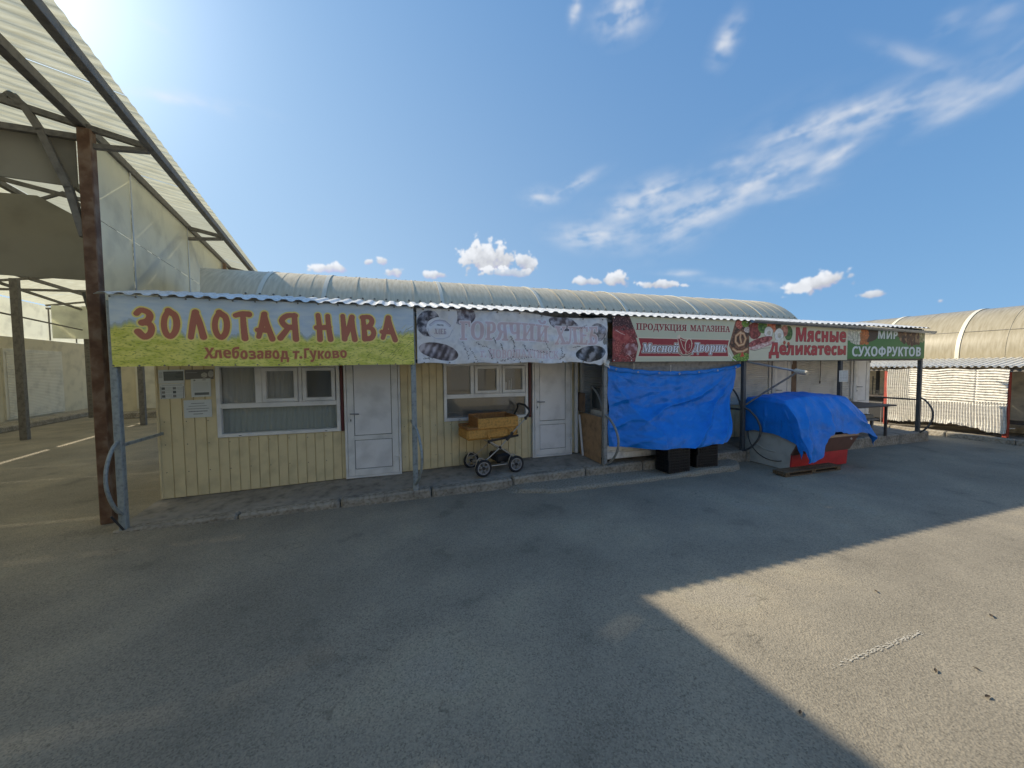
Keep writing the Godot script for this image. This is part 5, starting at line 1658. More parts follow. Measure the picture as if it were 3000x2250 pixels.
func build_fridge_counter():
	# pallet boards
	var p := thing("wooden_pallet", "flat weathered wooden pallet lying at the foot of the red counter front", "pallet", "", Vector3(6.02, 0.0, -3.975))
	rng.seed = 15
	for i in 2:
		var b := B.new()
		b.box(Vector3(0.02 * rng.randf(), 0.062, 0.048 - i * 0.105), Vector3(1.20 + 0.03 * rng.randf(), 0.018, 0.092), 0.003, Basis(Vector3.UP, rng.randf_range(-0.008, 0.008)))
		part(p, "deck_board", b, M.pallet_wood)
	for x in [-0.55, 0.0, 0.55]:
		var b := B.new()
		b.box(Vector3(x, 0.036, -0.004), Vector3(0.09, 0.033, 0.19), 0.003)
		part(p, "bearer", b, M.pallet_wood)
	for z in [0.05]:
		var b := B.new()
		b.box(Vector3(0.01, 0.010, z), Vector3(1.19, 0.018, 0.08), 0.003)
		part(p, "bottom_board", b, M.pallet_wood)
	# display counter
	var f := thing("display_counter", "grey and red curved display counter half covered by a blue tarpaulin", "counter", "", Vector3(6.43, 0.012, -4.462))
	f.scale = Vector3.ONE * 1.066
	var x0 := -0.60
	var x1 := 0.60
	var prof := [Vector2(0.35, 0.0), Vector2(0.365, 0.225), Vector2(0.475, 0.46), Vector2(0.475, 0.50), Vector2(0.42, 0.53), Vector2(0.36, 0.74), Vector2(0.24, 0.90), Vector2(0.06, 0.97), Vector2(-0.34, 0.97), Vector2(-0.36, 0.90), Vector2(-0.36, 0.0)]
	var at := func(q: Vector2, w: float): return Vector3(w, q.y, q.x)
	var b := B.new()
	var inner := []
	for q in prof: inner.append(Vector2(q.x * 0.96 - 0.008, q.y * 0.985 + 0.002))
	b.prism(inner, at, x0 + 0.03, x1 - 0.03)
	part(f, "body", b, M.counter_glass_dark)
	for e in [[x0, x0 + 0.03], [x1 - 0.03, x1]]:
		b = B.new()
		b.prism(prof, at, e[0], e[1])
		part(f, "side_panel", b, M.counter_grey)
	# curved tubes on the visible end, the black one drawn for a dark gap
	b = B.new()
	var cur := []
	for i in 15:
		var q := deg_to_rad(lerpf(172.0, 292.0, i / 14.0))
		cur.append(Vector3(x0 - 0.004, 0.46 + 0.37 * sin(q), 0.09 + 0.40 * cos(q)))
	b.tube(cur, 0.006, 6)
	part(f, "side_curve", b, M.seal)
	b = B.new()
	cur = []
	for i in 15:
		var q := deg_to_rad(lerpf(178.0, 278.0, i / 14.0))
		cur.append(Vector3(x0 - 0.003, 0.50 + 0.27 * sin(q), 0.09 + 0.38 * cos(q)))
	b.tube(cur, 0.007, 6)
	part(f, "side_curve", b, M.counter_grey)
	b = B.new()
	b.prism([Vector2(0.352, 0.004), Vector2(0.366, 0.006), Vector2(0.380, 0.226), Vector2(0.362, 0.226)], at, x0 + 0.004, x1 - 0.004)
	part(f, "front_panel", b, M.counter_red)
	b = B.new()
	b.prism([Vector2(0.362, 0.230), Vector2(0.380, 0.228), Vector2(0.492, 0.456), Vector2(0.474, 0.462)], at, x0 - 0.002, x1 + 0.03)
	part(f, "apron", b, M.counter_brown)
	b = B.new()
	b.box(Vector3((x0 + x1) * 0.5 + 0.014, 0.482, 0.470), Vector3(x1 - x0 + 0.04, 0.046, 0.055), 0.008)
	part(f, "lip", b, M.counter_lip)

	var t := thing("tarpaulin", "blue tarpaulin draped over the grey and red display counter", "tarpaulin", "blue tarpaulins", Vector3(6.50, 0.128, -4.505))
	t.scale = Vector3.ONE * 1.066
	var hx := 0.66
	var hz := 0.30
	part(t, "cloth", sheet(130, 110, func(u: float, v: float):
		var sx := lerpf(-hx - 0.60, hx + 0.43, u)
		var fr := 0.56 + 0.36 * exp(-pow((sx + 0.60) / 0.32, 4.0)) + 0.05 * smoothstep(0.5, 1.0, sx) + 0.07 * nz.get_noise_1d(sx * 160.0)
		var tz := lerpf(-hz - 0.62, hz + fr, v)
		var dx := maxf(absf(sx) - hx, 0.0)
		var dz := maxf(absf(tz) - hz, 0.0)
		var d := sqrt(dx * dx + dz * dz)
		var hang := smoothstep(0.02, 0.35, d)
		# creases: hanging part folds into flutes, the top is stretched tight
		var ang := atan2(tz * 1.4, sx)
		var fl := (0.085 * (pow(1.0 - absf(sin(ang * 6.0 + 1.6 * nz.get_noise_2d(sx * 60.0, tz * 60.0))), 2.0) - 0.3) + 0.06 * absf(nz.get_noise_2d(sx * 150.0, tz * 150.0)) + 0.05 * crumple.get_noise_2d(sx * 28.0 + 9.0, tz * 26.0)) * hang
		var ox := (0.02 if sx < 0.0 else 0.34) * (1.0 - exp(-dx * (2.5 if sx < 0.0 else 2.2)))
		var oz := (0.43 if tz > 0.0 else 0.10) * (1.0 - exp(-dz * 2.4))
		var flx := (0.35 * maxf(fl, 0.0) + 0.03 * smoothstep(0.0, 0.06, dx)) if sx < 0.0 else 0.6 * fl
		var x := clampf(sx, -hx, hx) + signf(sx) * (ox + (flx if dx > 0.0 else 0.0))
		var z := clampf(tz, -hz, hz) + signf(tz) * (oz + fl * (0.8 if dz > 0.0 else 0.0))
		var drop := 0.0
		var lx := dx * (0.90 if sx < 0.0 else 0.86)
		drop = sqrt(lx * lx + dz * dz * 0.84) + 0.10 * hang * minf(dx, dz)
		var y := 0.925 - drop + 0.030 * (1.0 - pow(clampf(sx / hx, -1.0, 1.0), 2.0)) + 0.03 * (1.0 - pow(clampf(tz / hz, -1.0, 1.0), 2.0))
		y += 0.020 * nz.get_noise_2d(sx * 110.0 + 40.0, tz * 110.0) + 0.030 * absf(nz.get_noise_2d(sx * 160.0, tz * 200.0)) + 0.026 * crumple.get_noise_2d(sx * 30.0, tz * 32.0) + 0.004 * crumple.get_noise_2d(sx * 110.0, tz * 110.0)
		y = maxf(y, -0.02)
		return Vector3(x, y, z), 0.003), M.tarp)
	b = B.new()
	b.torus(Vector3(0.34, 0.325, 0.57), Vector3(0.1, 0.2, 1.0), 0.013, 0.004, 10, 5)
	part(t, "grommet", b, M.grommet)

func build_tables():
	var t := thing("market_table", "dark topped table beside the covered display counter", "table", "", Vector3(8.85, 0.22, -5.05))
	var b := B.new()
	b.box(Vector3(0, 0.60, 0), Vector3(1.30, 0.03, 0.80), 0.006)
	part(t, "table_top", b, M.table_dark)
	for e in [[-0.6, 0.36], [0.52, 0.30], [-0.6, -0.34], [0.6, -0.34]]:
		b = B.new()
		b.box(Vector3(e[0], 0.29 - 0.01, e[1]), Vector3(0.04, 0.60, 0.04), 0.003)
		part(t, "leg", b, M.table_dark)
	t = thing("market_bench", "low grey bench under the dark topped table", "bench", "", Vector3(8.72, 0.19, -4.92))
	b = B.new()
	b.box(Vector3(0, 0.355, 0), Vector3(0.92, 0.035, 0.34), 0.005)
	part(t, "seat", b, M.table_grey)
	for e in [[-0.38, 0.10], [0.36, 0.10], [-0.38, -0.12], [0.36, -0.12]]:
		b = B.new()
		b.bar(Vector3(e[0] - 0.03, -0.01, e[1]), Vector3(e[0], 0.34, e[1]), 0.045, 0.045, 0.003)
		part(t, "leg", b, M.table_grey)
	b = B.new()
	b.box(Vector3(0, 0.15, 0.10), Vector3(0.70, 0.05, 0.02), 0.003)
	part(t, "stretcher", b, M.table_grey)
	t = thing("shallow_tray", "shallow grey tray standing on the low grey bench", "tray", "", Vector3(8.86, 0.563, -4.92))
	b = B.new()
	b.box(Vector3(0, 0.006, 0), Vector3(0.34, 0.012, 0.22), 0.002)
	part(t, "base", b, M.tray_grey)
	for s in [[Vector3(0, 0.04, 0.125), Vector3(0.40, 0.075, 0.012), 0.35, 0.0], [Vector3(0, 0.04, -0.125), Vector3(0.40, 0.075, 0.012), -0.35, 0.0], [Vector3(0.186, 0.04, 0), Vector3(0.012, 0.075, 0.25), 0.0, -0.35], [Vector3(-0.186, 0.04, 0), Vector3(0.012, 0.075, 0.25), 0.0, 0.35]]:
		b = B.new()
		b.box(s[0], s[1], 0.003, Basis(Vector3.RIGHT, s[2]) * Basis(Vector3.BACK, s[3]))
		part(t, "rim", b, M.tray_grey)

func build_stroller():
	var gy := 0.139
	var s := thing("stroller", "old pram frame on spoked wheels carrying an orange brown box", "stroller", "", Vector3(1.376, gy, -5.23), deg_to_rad(8.0))
	var wheels := [[-0.25, 0.26], [0.25, 0.26], [-0.25, -0.24], [0.25, -0.24]]
	for w in wheels:
		var n := Node3D.new()
		n.name = numbered(s, "wheel")
		s.add_child(n, true)
		var c := Vector3(w[0], 0.122, w[1])
		var b := B.new()
		b.torus(c, Vector3.BACK, 0.102, 0.020, 28, 8)
		part(n, "tyre", b, M.rubber)
		b = B.new()
		b.disc(c, Vector3.BACK, 0.076, 0.090, 0.026, 28)
		for k in 5:
			var a := TAU * k / 5 + 0.3
			for e in [-0.13, 0.13]:
				b.bar(c + Vector3(cos(a + e * 2.2), sin(a + e * 2.2), 0) * 0.018, c + Vector3(cos(a + e), sin(a + e), 0) * 0.080, 0.007, 0.012, 0.0, Vector3.BACK)
		part(n, "rim", b, M.rim_silver)
		b = B.new()
		b.disc(c, Vector3.BACK, 0.0, 0.022, 0.045, 14)
		part(n, "hub", b, M.black_plastic)
	for x in [-0.25, 0.25]:
		var b := B.new()
		b.tube([Vector3(x, 0.122, -0.23), Vector3(x, 0.122, 0.25)], 0.008, 8)
		part(s, "axle", b, M.chrome)
	for z in [0.205, -0.19]:
		var b := B.new()
		b.tube([Vector3(-0.25, 0.125, z), Vector3(0.25, 0.125, z)], 0.009, 8)
		part(s, "side_rail", b, M.chrome)
		b = B.new()
		b.tube([Vector3(-0.13, 0.47, z), Vector3(0.02, 0.375, z), Vector3(0.17, 0.27, z), Vector3(0.245, 0.20, z)], 0.011, 8)
		part(s, "frame_tube", b, M.chrome)
		b = B.new()
		b.tube([Vector3(0.20, 0.545, z + 0.012), Vector3(0.02, 0.375, z + 0.012), Vector3(-0.16, 0.24, z + 0.012), Vector3(-0.25, 0.20, z + 0.012)], 0.009, 8)
		part(s, "frame_tube", b, M.chrome)
		# leaf springs over the wheels
		for x in [-0.25, 0.25]:
			b = B.new()
			b.tube(arc(Vector3(x - 0.10, 0.125, z), Vector3(x + 0.06, 0.20, z), Vector3(-0.02, 0.09, 0), 8), 0.008, 6)
			part(s, "spring", b, M.chrome)
		b = B.new()
		b.box(Vector3(0.02, 0.375, z + 0.006), Vector3(0.035, 0.035, 0.035), 0.006)
		part(s, "pivot", b, M.black_plastic)
		b = B.new()
		b.bar(Vector3(-0.16, 0.475, z), Vector3(0.32, 0.522, z), 0.022, 0.03, 0.005)
		part(s, "seat_rail", b, M.black_plastic)
		b = B.new()
		b.bar(Vector3(0.12, 0.47, z + 0.015), Vector3(0.225, 0.575, z + 0.015), 0.03, 0.045, 0.008)
		part(s, "joint", b, M.black_plastic)
		b = B.new()
		b.tube([Vector3(0.20, 0.55, z + 0.01), Vector3(0.30, 0.645, z + 0.01), Vector3(0.43, 0.755, z + 0.01)], 0.009, 8)
		part(s, "handle_tube", b, M.chrome)
		b = B.new()
		b.box(Vector3(0.435, 0.765, z + 0.01), Vector3(0.035, 0.05, 0.03), 0.008)
		part(s, "joint", b, M.black_plastic)
	var b := B.new()
	b.tube([Vector3(0.43, 0.755, 0.215), Vector3(0.50, 0.85, 0.215), Vector3(0.505, 0.885, 0.19), Vector3(0.47, 0.945, 0.13), Vector3(0.455, 0.96, 0.0), Vector3(0.47, 0.945, -0.12), Vector3(0.505, 0.885, -0.18), Vector3(0.50, 0.85, -0.20), Vector3(0.43, 0.755, -0.18)], 0.015, 8)
	part(s, "handlebar", b, M.black_plastic)
	b = B.new()
	b.tube(arc(Vector3(0.30, 0.56, 0.20), Vector3(0.33, 0.56, -0.19), Vector3(0.05, 0.05, 0), 8), 0.009, 6)
	part(s, "bumper_bar", b, M.black_plastic)
	# parcel shelf net between the wheels
	b = B.new()
	b.box(Vector3(0.12, 0.20, 0.0), Vector3(0.26, 0.12, 0.30), 0.03)
	part(s, "shelf_bag", b, M.black_plastic)
	# the box: a long lower tray and a shorter raised part
	var lid := func(p: B, x0: float, x1: float, y0: float, y1: float, z0: float, z1: float, bev: float): p.box(Vector3((x0 + x1) * 0.5, (y0 + y1) * 0.5, (z0 + z1) * 0.5), Vector3(x1 - x0, y1 - y0, z1 - z0), bev)
	b = B.new()
	lid.call(b, -0.46, 0.315, 0.505, 0.66, -0.205, 0.205, 0.03)
	part(s, "box_tray", b, M.basket_orange)
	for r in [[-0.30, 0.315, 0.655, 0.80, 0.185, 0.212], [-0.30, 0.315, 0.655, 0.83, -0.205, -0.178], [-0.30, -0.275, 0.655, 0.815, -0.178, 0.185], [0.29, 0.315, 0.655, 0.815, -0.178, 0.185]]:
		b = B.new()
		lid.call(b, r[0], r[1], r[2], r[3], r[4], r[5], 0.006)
		part(s, "box_side", b, M.basket_shaded if r[4] < 0.0 else M.basket_orange)
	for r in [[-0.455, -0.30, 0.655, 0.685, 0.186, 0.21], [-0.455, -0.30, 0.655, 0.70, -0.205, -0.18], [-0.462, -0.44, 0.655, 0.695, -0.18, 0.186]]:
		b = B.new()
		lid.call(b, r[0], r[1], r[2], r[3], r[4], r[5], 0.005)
		part(s, "box_rim", b, M.basket_shaded)
	b = B.new()
	b.tube([Vector3(-0.13, 0.50, 0.222), Vector3(-0.165, 0.56, 0.224), Vector3(-0.165, 0.60, 0.224), Vector3(-0.14, 0.622, 0.224), Vector3(0.14, 0.65, 0.224), Vector3(0.165, 0.62, 0.224), Vector3(0.175, 0.53, 0.222)], 0.008, 8)
	part(s, "carry_bar", b, M.basket_orange)

# ------------------------------------------------------------------ tall hall on the left
func build_left_hall():
	# local axes: the side wall stands at x = 0 and runs along -z
	var h := thing("market_hall", "tall translucent roofed market hall with rusty steel column and dark trusses at the left", "building", "", Vector3(-2.277, 0, 0), atan(0.141))
	var b: B
	var roof_y := func(x: float) -> float: return 4.15 + (0.64 - x) * 0.187 if x > -2.4 else 4.15 + 3.04 * 0.187 - (-2.4 - x) * 0.187
	for z in [-5.18, -10.6, -15.8]:
		b = B.new()
		b.box(Vector3(0.03, 2.075, z), Vector3(0.108, 4.15, 0.108), 0.008)
		part(h, "column", b, M.rusty_steel)
	b = B.new()
	b.box(Vector3(0.0, 4.205, -11.5), Vector3(0.085, 0.09, 29.0), 0.004)
	part(h, "wall_plate", b, M.truss_steel)
	for x in [0.545, -1.1, -2.4, -3.7, -5.0]:
		b = B.new()
		b.box(Vector3(x, roof_y.call(x) - 0.075, -11.5), Vector3(0.075, 0.085, 29.0), 0.004)
		part(h, "purlin", b, M.truss_steel)
	for z in [-0.2, -2.7, -5.18, -8.25, -11.2, -14.4, -18.0, -21.5]:
		var t := Node3D.new()
		t.name = numbered(h, "truss")
		h.add_child(t, true)
		b = B.new()
		b.bar(Vector3(0.55, 4.085, z), Vector3(-2.4, 4.085 + 2.95 * 0.187 - 0.02, z), 0.05, 0.06, 0.003)
		part(t, "top_chord", b, M.truss_steel)
		b = B.new()
		b.bar(Vector3(-2.4, 4.085 + 2.95 * 0.187 - 0.02, z), Vector3(-6.4, 3.88, z), 0.05, 0.06, 0.003)
		part(t, "top_chord", b, M.truss_steel)
		b = B.new()
		b.bar(Vector3(0.52, 4.05, z), Vector3(0.02, 3.985, z), 0.05, 0.05, 0.003)
		part(t, "bracket", b, M.truss_steel)
		b = B.new()
		b.bar(Vector3(0.0, 4.06, z), Vector3(-6.4, 3.78, z), 0.05, 0.06, 0.003)
		part(t, "bottom_chord", b, M.truss_steel)
		for e in [[-0.28, 4.06, -0.46, 4.36], [-0.46, 4.36, -1.0, 4.02], [-1.0, 4.02, -1.5, 4.50], [-1.5, 4.50, -2.4, 3.98], [-2.4, 3.96, -2.4, 4.58]]:
			b = B.new()
			b.bar(Vector3(e[0], e[1], z + 0.004), Vector3(e[2], e[3], z + 0.004), 0.04, 0.04, 0.002)
			part(t, "web", b, M.truss_steel)
		if z == -5.18 or z == -10.6:
			b = B.new()
			var pts := [Vector3(-0.03, 3.05, z), Vector3(-0.12, 3.52, z), Vector3(-0.295, 4.05, z), Vector3(-0.40, 4.27, z), Vector3(-0.50, 4.36, z)]
			for i in pts.size() - 1: b.bar(pts[i], pts[i + 1] + (pts[i + 1] - pts[i]) * 0.04, 0.06, 0.06, 0.002, Vector3.BACK)
			part(t, "knee_brace", b, M.truss_steel)
	# roof: corrugated sheets near, flat plastic farther off; two slopes
	var z0 := 3.0
	while z0 > -26.0:
		var z1 := z0 - 1.05
		var flat := z1 < -8.2 and z1 > -12.5
		for side in [0, 1]:
			var xa := 0.64 if side == 0 else -2.4
			var xb := -2.4 if side == 0 else -6.55
			var off := 0.0015 * (int(-z0 / 1.05) % 2)
			var m := sheet(2 if flat else 56, 6, func(u: float, v: float):
				var z := lerpf(z0 - 0.003, z1 + 0.003, u)
				var x := lerpf(xa, xb, v)
				var rip := 0.0 if flat else 0.006 * sin(u * TAU * 7.0) + 0.004 * nz.get_noise_2d(z * 300.0, x * 40.0)
				return Vector3(x, roof_y.call(x) + rip + off - 0.004 * side, z), 0.0, false)
			part(h, "roof_sheet", m, M.poly_hall)
		z0 = z1
	# side wall of plastic panels above the passage
	var seams := [-5.245, -6.14, -8.23, -10.53, -12.9, -15.7]
	for i in seams.size() - 1:
		for r in [[2.36, 3.30], [3.306, 4.155]]:
			b = B.new()
			var px := 0.012 + 0.003 * (i % 2)
			b.quad(Vector3(px, r[0], seams[i] - 0.003), Vector3(px, r[0], seams[i + 1] + 0.003), Vector3(px, r[1], seams[i + 1] + 0.003), Vector3(px, r[1], seams[i] - 0.003), Vector3.RIGHT)
			part(h, "wall_panel", b, M.poly_wall)
		if i > 0:
			b = B.new()
			b.box(Vector3(0.022, 3.26, seams[i]), Vector3(0.010, 1.80, 0.026), 0.002)
			part(h, "joint_strip", b, M.alu_strip)
	# framing seen through the panels
	for e in [[2.40, -5.6, 4.1, -8.1], [4.1, -8.3, 2.4, -10.4]]:
		b = B.new()
		b.bar(Vector3(-0.05, e[0], e[1]), Vector3(-0.05, e[2], e[3]), 0.05, 0.05, 0.002)
		part(h, "wall_brace", b, M.truss_steel)
	# boards that close the roof space
	b = B.new()
	b.box(Vector3(-2.2, 3.83, -5.27), Vector3(4.22, 0.50, 0.02), 0.003)
	part(h, "hanging_board", b, M.brown_board)
	b = B.new()
	b.prism([Vector2(-6.4, 2.95), Vector2(-0.62, 2.95), Vector2(-0.62, 3.60), Vector2(-0.80, 3.76), Vector2(-1.31, 4.06), Vector2(-6.4, 3.70)], func(p: Vector2, w: float): return Vector3(p.x, p.y, w), -7.22, -7.20)
	part(h, "hanging_board", b, M.brown_board)
	# diagonal brace in the passage and far interior posts with their rails
	b = B.new()
	b.bar(Vector3(-1.05, 1.87, -8.0), Vector3(-0.93, 1.42, -8.0), 0.04, 0.04, 0.003)
	b.bar(Vector3(-1.05, 1.87, -8.0), Vector3(-1.25, 2.9, -8.0), 0.04, 0.04, 0.003)
	part(h, "brace", b, M.truss_steel)
	for e in [[-4.47, -12.88, 3.86], [-5.43, -17.97, 3.9], [-2.9, -14.6, 3.9]]:
		b = B.new()
		b.box(Vector3(e[0], e[2] * 0.5, e[1]), Vector3(0.13, e[2], 0.13), 0.006)
		part(h, "inner_post", b, M.truss_steel)
	for e in [[3.72, 0.06], [3.02, 0.035]]:
		b = B.new()
		b.bar(Vector3(-4.40, e[0], -11.0), Vector3(-5.9, e[0] + 0.05, -21.0), e[1], e[1], 0.003)
		part(h, "tie_rail", b, M.truss_steel)
	# stalls along the far side, closing the hall towards the sun
	b = B.new()
	b.box(Vector3(-6.62, 1.36, -9.5), Vector3(0.10, 2.72, 33.0))
	part(h, "far_wall", b, M.hall_wall)
	z0 = 7.0
	while z0 > -26.0:
		b = B.new()
		b.quad(Vector3(-6.60, 2.725, z0 - 0.005), Vector3(-6.60, 2.725, z0 - 1.495), Vector3(-6.60, 3.915, z0 - 1.495), Vector3(-6.60, 3.915, z0 - 0.005), Vector3.RIGHT)
		part(h, "clerestory_panel", b, M.poly_band)
		b = B.new()
		b.box(Vector3(-6.58, 3.30, z0), Vector3(0.03, 1.14, 0.03))
		part(h, "clerestory_strip", b, M.truss_steel)
		z0 -= 1.5
	b = B.new()
	b.box(Vector3(-6.15, 0.08, -9.5), Vector3(0.80, 0.16, 33.0), 0.02)
	part(h, "stall_plinth", b, M.kerb_concrete)
	for z in [-13.2, -17.6, -22.0]:
		var s := Node3D.new()
		s.name = numbered(h, "stall_shutter")
		h.add_child(s, true)
		b = B.new()
		b.box(Vector3(-6.55, 1.28, z), Vector3(0.05, 2.16, 2.7), 0.004)
		part(s, "frame", b, M.hall_shutter)
		b = B.new()
		for i in 40:
			var y := 0.26 + i * 0.05
			b.quad(Vector3(-6.522, y, z - 1.25), Vector3(-6.522, y, z + 1.25), Vector3(-6.512, y + 0.025, z + 1.25), Vector3(-6.512, y + 0.025, z - 1.25), Vector3.RIGHT)
			b.quad(Vector3(-6.512, y + 0.025, z - 1.25), Vector3(-6.512, y + 0.025, z + 1.25), Vector3(-6.522, y + 0.05, z + 1.25), Vector3(-6.522, y + 0.05, z - 1.25), Vector3.RIGHT)
		part(s, "slat_curtain", b, M.hall_shutter)
	# cross block at the end of the passage
	b = B.new()
	b.box(Vector3(-2.6, 1.38, -17.6), Vector3(4.4, 2.76, 0.10))
	part(h, "end_wall", b, M.hall_wall)
	b = B.new()
	b.box(Vector3(-3.0, 0.10, -17.2), Vector3(3.6, 0.20, 0.7), 0.02)
	part(h, "stall_plinth", b, M.kerb_concrete)
	for e in [[-3.75, 0.62], [-2.2, 0.9]]:
		b = B.new()
		b.box(Vector3(e[0], 1.30, -17.53), Vector3(e[1], 2.05, 0.05), 0.005)
		part(h, "stall_door", b, M.hall_shutter)
	b = B.new()
	b.box(Vector3(-2.6, 3.3, -17.62), Vector3(7.0, 1.1, 0.03))
	part(h, "end_band", b, M.poly_band)

# ------------------------------------------------------------------ barrel hall on the right
func build_right_hall():
	# local axes: x runs towards the viewer along world +z, local +z is the front that faces the kiosks' end
	var h := thing("barrel_hall", "barrel roofed plastic hall with corrugated lean-to and red posts at the right", "building", "", Vector3(12.0, 0, -5.0), -PI / 2)
	var b: B
	var seams := [-6.2, -4.72, -3.24, -1.77, -0.30, 1.17, 2.64, 4.11, 5.6, 7.0]
	for i in seams.size() - 1:
		b = B.new()
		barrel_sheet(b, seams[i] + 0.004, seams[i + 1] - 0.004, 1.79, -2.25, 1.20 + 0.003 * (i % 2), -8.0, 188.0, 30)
		part(h, "roof_panel", b, M.poly_roof_side)
		if i > 0:
			b = B.new()
			barrel_sheet(b, seams[i] - 0.035, seams[i] + 0.035, 1.79, -2.25, 1.216, -8.0, 188.0, 30, 0.010)
			part(h, "roof_rib", b, M.poly_rib)
		for s in [0.5]:
			var xs := lerpf(seams[i], seams[i + 1], s)
			b = B.new()
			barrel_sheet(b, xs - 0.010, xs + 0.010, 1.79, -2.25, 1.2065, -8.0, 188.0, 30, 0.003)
			part(h, "roof_batten", b, M.poly_roof_side)
	b = B.new()
	b.tube([Vector3(-6.2, 2.39, -2.25 + 1.045), Vector3(7.0, 2.39, -2.25 + 1.045)], 0.006, 5)
	part(h, "roof_wire", b, M.truss_steel)
	var x := -3.6
	var i := 0
	while x < 6.0:
		part(h, "lean_to_sheet", corrugated(x, x + 1.08, 0.08, -1.06, func(q: float): return 1.565 + 0.002 * (i % 2), 0.185, 0.108, 0.034), M.roof_sheet_old)
		x += 1.0805
		i += 1
	for e in [-3.0, -1.10, 0.86, 2.9, 4.9]:
		b = B.new()
		b.box(Vector3(e, 0.78, -0.03), Vector3(0.075, 1.36, 0.075), 0.005)
		part(h, "post", b, M.red_post)
		b = B.new()
		b.bar(Vector3(e, 1.50, 0.05), Vector3(e, 1.66, -1.03), 0.04, 0.06, 0.003)
		part(h, "rafter", b, M.truss_steel)
	b = B.new()
	b.box(Vector3(1.2, 1.49, -0.03), Vector3(9.6, 0.06, 0.055), 0.003)
	part(h, "eave_beam", b, M.truss_steel)
	for e in [-3.0, -1.6, 0.4, 2.4]:
		b = B.new()
		b.box(Vector3(e, 0.80, -0.62), Vector3(0.06, 1.40, 0.06), 0.004)
		part(h, "inner_post", b, M.black_metal)
	b = B.new()
	b.box(Vector3(0.5, 0.88, -1.10), Vector3(13.0, 1.76, 0.06))
	part(h, "front_wall", b, M.tan_wall)
	var slab := struct("stall_floor", null, M.concrete)
	b = B.new()
	b.box(Vector3(13.4, 0.035, -4.0), Vector3(3.0, 0.11, 12.0))
	slab.mesh = b.mesh()
	rng.seed = 44
	var z := -9.8
	while z < 1.5:
		var l := 0.98
		b = B.new()
		b.box(Vector3(11.83, 0.045, z + l * 0.5), Vector3(0.14, 0.13 + rng.randf_range(-0.006, 0.006), l - 0.012), 0.018, Basis(Vector3.UP, rng.randf_range(-0.012, 0.012)))
		part(slab, "kerb_stone", b, M.kerb_concrete)
		z += l
	# quilted white cloth tied between two red posts
	var c := thing("hanging_cloth", "ribbed dirty white cloth tied between two red posts in the sun", "cloth", "", Vector3(11.96, 0.24, -5.02))
	part(c, "cloth", sheet(300, 110, func(u: float, v: float):
		var lz := lerpf(-1.03, 0.93, u)
		var y := lerpf(1.27, 0.02, v)
		var nv := 0.5 * nz.get_noise_2d(u * 90.0, v * 60.0)
		var vert := absf(sin(u * PI * 47.0 + nv * 4.0 + 1.0 * sin(v * 5.0)))
		var hor := absf(sin(v * PI * 23.0 + nv * 3.5 + 0.6 * sin(u * 11.0)))
		var k := smoothstep(0.20, 0.24, u) * smoothstep(0.60, 0.565, v + 0.02 * sin(u * 9.0))
		var seam := exp(-pow((u - 0.77) / 0.006, 2.0)) + exp(-pow((v - 0.58 - 0.02 * sin(u * 9.0)) / 0.008, 2.0)) * smoothstep(0.2, 0.25, u)
		var rib := lerpf(vert, hor, k) * 0.034 * (1.0 - minf(seam, 1.0) * 0.7)
		var sag := 0.03 * nz.get_noise_2d(u * 60.0, v * 60.0)
		var hem := smoothstep(0.90, 1.0, v)
		y += hem * (0.05 * nz.get_noise_1d(u * 700.0) + 0.03 * crumple.get_noise_2d(u * 300.0, 3.0) + 0.06 * sin(u * 2.6) - 0.03 + 0.03 * u) - 0.10 * hem * smoothstep(0.6, 1.0, u)
		y -= 0.012 * sin(u * PI * 6.0) * (1.0 - v)
		return Vector3(-rib - sag - 0.07 * hem * (0.6 + nz.get_noise_1d(u * 500.0) + 0.5 * crumple.get_noise_2d(u * 260.0, v * 60.0)) , y, lz - 0.02 * sin(v * PI) * smoothstep(0.5, 1.0, u)), 0.004), M.cloth_white)
	for e in [[-1.03, 1.24], [-1.03, 0.10], [0.93, 1.22], [0.95, 0.06]]:
		b = B.new()
		b.tube([Vector3(0, e[1], e[0]), Vector3(0.05, e[1] + 0.01, e[0] + signf(e[0]) * 0.06)], 0.006, 5)
		part(c, "tie_cord", b, M.cloth_white)
	# dim trestles and boxes under the lean-to, seen in the gap
	var t := thing("trestle_table", "dark trestle table in the shade left of the white cloth", "table", "", Vector3(12.45, 0.09, -6.75))
	b = B.new()
	b.box(Vector3(0, 0.70, 0), Vector3(0.6, 0.03, 1.3), 0.004)
	part(t, "table_top", b, M.table_dark)
	b = B.new()
	b.box(Vector3(0.05, 0.40, 0), Vector3(0.45, 0.56, 1.2), 0.01)
	part(t, "skirt", b, M.black_metal)
	for e in [[-0.26, 0.6], [-0.26, -0.6], [0.26, 0.6], [0.26, -0.6]]:
		b = B.new()
		b.box(Vector3(e[0], 0.345, e[1]), Vector3(0.035, 0.69, 0.035), 0.003)
		part(t, "leg", b, M.table_grey)
	t = thing("steel_stand", "thin steel stand in front of the dark trestle table", "stand", "", Vector3(12.0, 0.09, -6.32))
	for e in [-0.14, 0.14]:
		b = B.new()
		b.tube([Vector3(0, 0, e), Vector3(0, 0.55, e)], 0.012, 6)
		part(t, "leg", b, M.table_grey)
	b = B.new()
	b.tube([Vector3(0, 0.55, -0.16), Vector3(0, 0.55, 0.16)], 0.012, 6)
	part(t, "top_bar", b, M.table_grey)
	t = thing("wire_rack", "black ladder shaped wire rack in the gap beside the red post", "rack", "", Vector3(12.55, 0.09, -6.6))
	for e in [-0.07, 0.07]:
		b = B.new()
		b.tube([Vector3(0, 0.0, e), Vector3(0, 1.22, e)], 0.012, 6)
		part(t, "upright", b, M.black_metal)
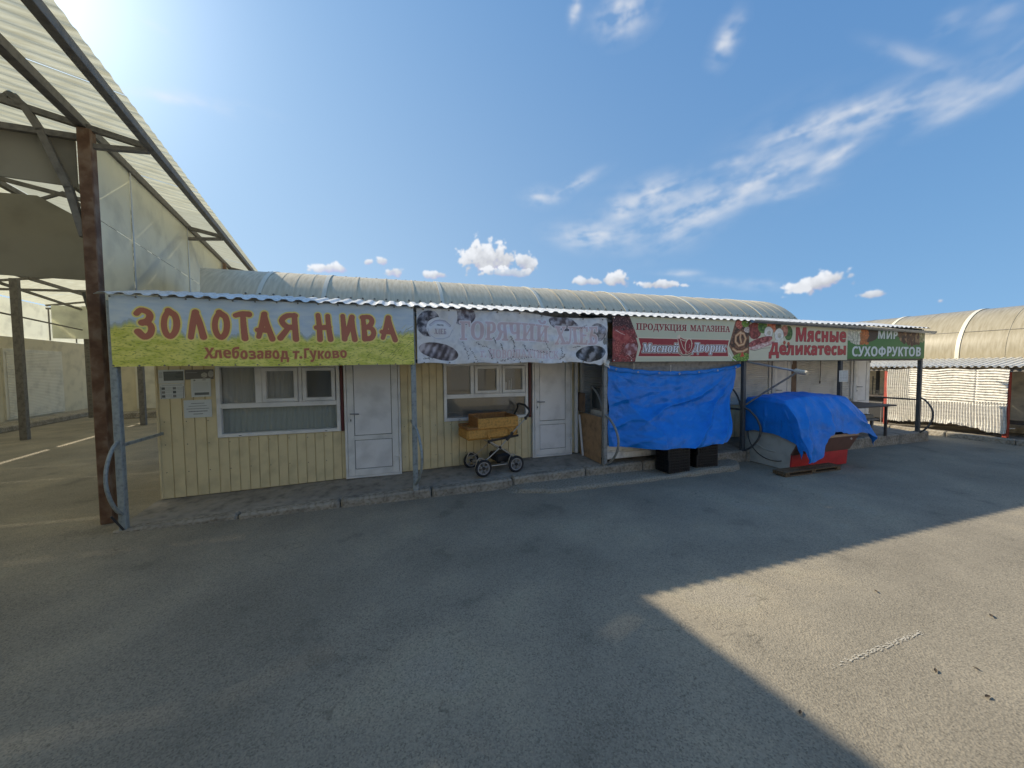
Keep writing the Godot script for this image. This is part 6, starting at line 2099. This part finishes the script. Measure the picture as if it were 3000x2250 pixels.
	for k in 5:
		b = B.new()
		b.tube([Vector3(0, 0.5 + k * 0.16, -0.07), Vector3(0, 0.5 + k * 0.16, 0.07)], 0.008, 6)
		part(t, "rung", b, M.black_metal)
	t = thing("trestle_table", "low dark trestle table half hidden under the white cloth", "table", "", Vector3(12.6, 0.09, -4.7))
	b = B.new()
	b.box(Vector3(0, 0.28, 0), Vector3(0.6, 0.03, 2.2), 0.004)
	part(t, "table_top", b, M.table_dark)
	for e in [[-0.26, 0.9], [-0.26, -0.9], [0.26, 0.9], [0.26, -0.9]]:
		b = B.new()
		b.box(Vector3(e[0], 0.135, e[1]), Vector3(0.035, 0.27, 0.035), 0.003)
		part(t, "leg", b, M.table_dark)

# ------------------------------------------------------------------ unseen row added behind the viewer: bounces sun onto shop fronts, mirrored in panes
func build_added_row():
	var k := thing("added_opposite_kiosks", "unseen cream kiosk row added across the road to bounce sunlight, mirrored in the shop windows", "kiosk", "", Vector3(3.0, 0, 4.4))
	var b := B.new()
	b.box(Vector3(0, 1.6, 0.5), Vector3(34.0, 3.2, 1.0), 0.0)
	part(k, "wall", b, M.tan_wall)
	for i in 9:
		b = B.new()
		b.box(Vector3(-14.0 + i * 3.5, 1.25, -0.02), Vector3(1.5, 1.1, 0.05), 0.01)
		part(k, "shutter", b, M.shutter)
		b = B.new()
		b.box(Vector3(-12.3 + i * 3.5, 1.02, -0.02), Vector3(0.8, 2.04, 0.05), 0.01)
		part(k, "door", b, M.pvc)
	b = B.new()
	b.box(Vector3(0, 3.24, 0.45), Vector3(34.4, 0.06, 1.3), 0.01)
	part(k, "roof", b, M.galvanized)

func _ready():
	nz.noise_type = FastNoiseLite.TYPE_SIMPLEX_SMOOTH; nz.frequency = 0.01; nz.seed = 7; nz.fractal_octaves = 3
	crumple.noise_type = FastNoiseLite.TYPE_CELLULAR; crumple.frequency = 0.08; crumple.seed = 5; crumple.fractal_type = FastNoiseLite.FRACTAL_NONE
	crumple.cellular_return_type = FastNoiseLite.RETURN_DISTANCE2_SUB
	crumple.domain_warp_enabled = true; crumple.domain_warp_amplitude = 6.0; crumple.domain_warp_frequency = 0.05
	set_view_and_light()
	make_materials()
	build_ground()
	build_kiosk_row()
	build_awning()
	build_left_hall()
	build_right_hall()
	build_added_row()
	build_signs()
	build_tarp_stall()
	build_crates()
	build_fridge_counter()
	build_tables()
	build_stroller()
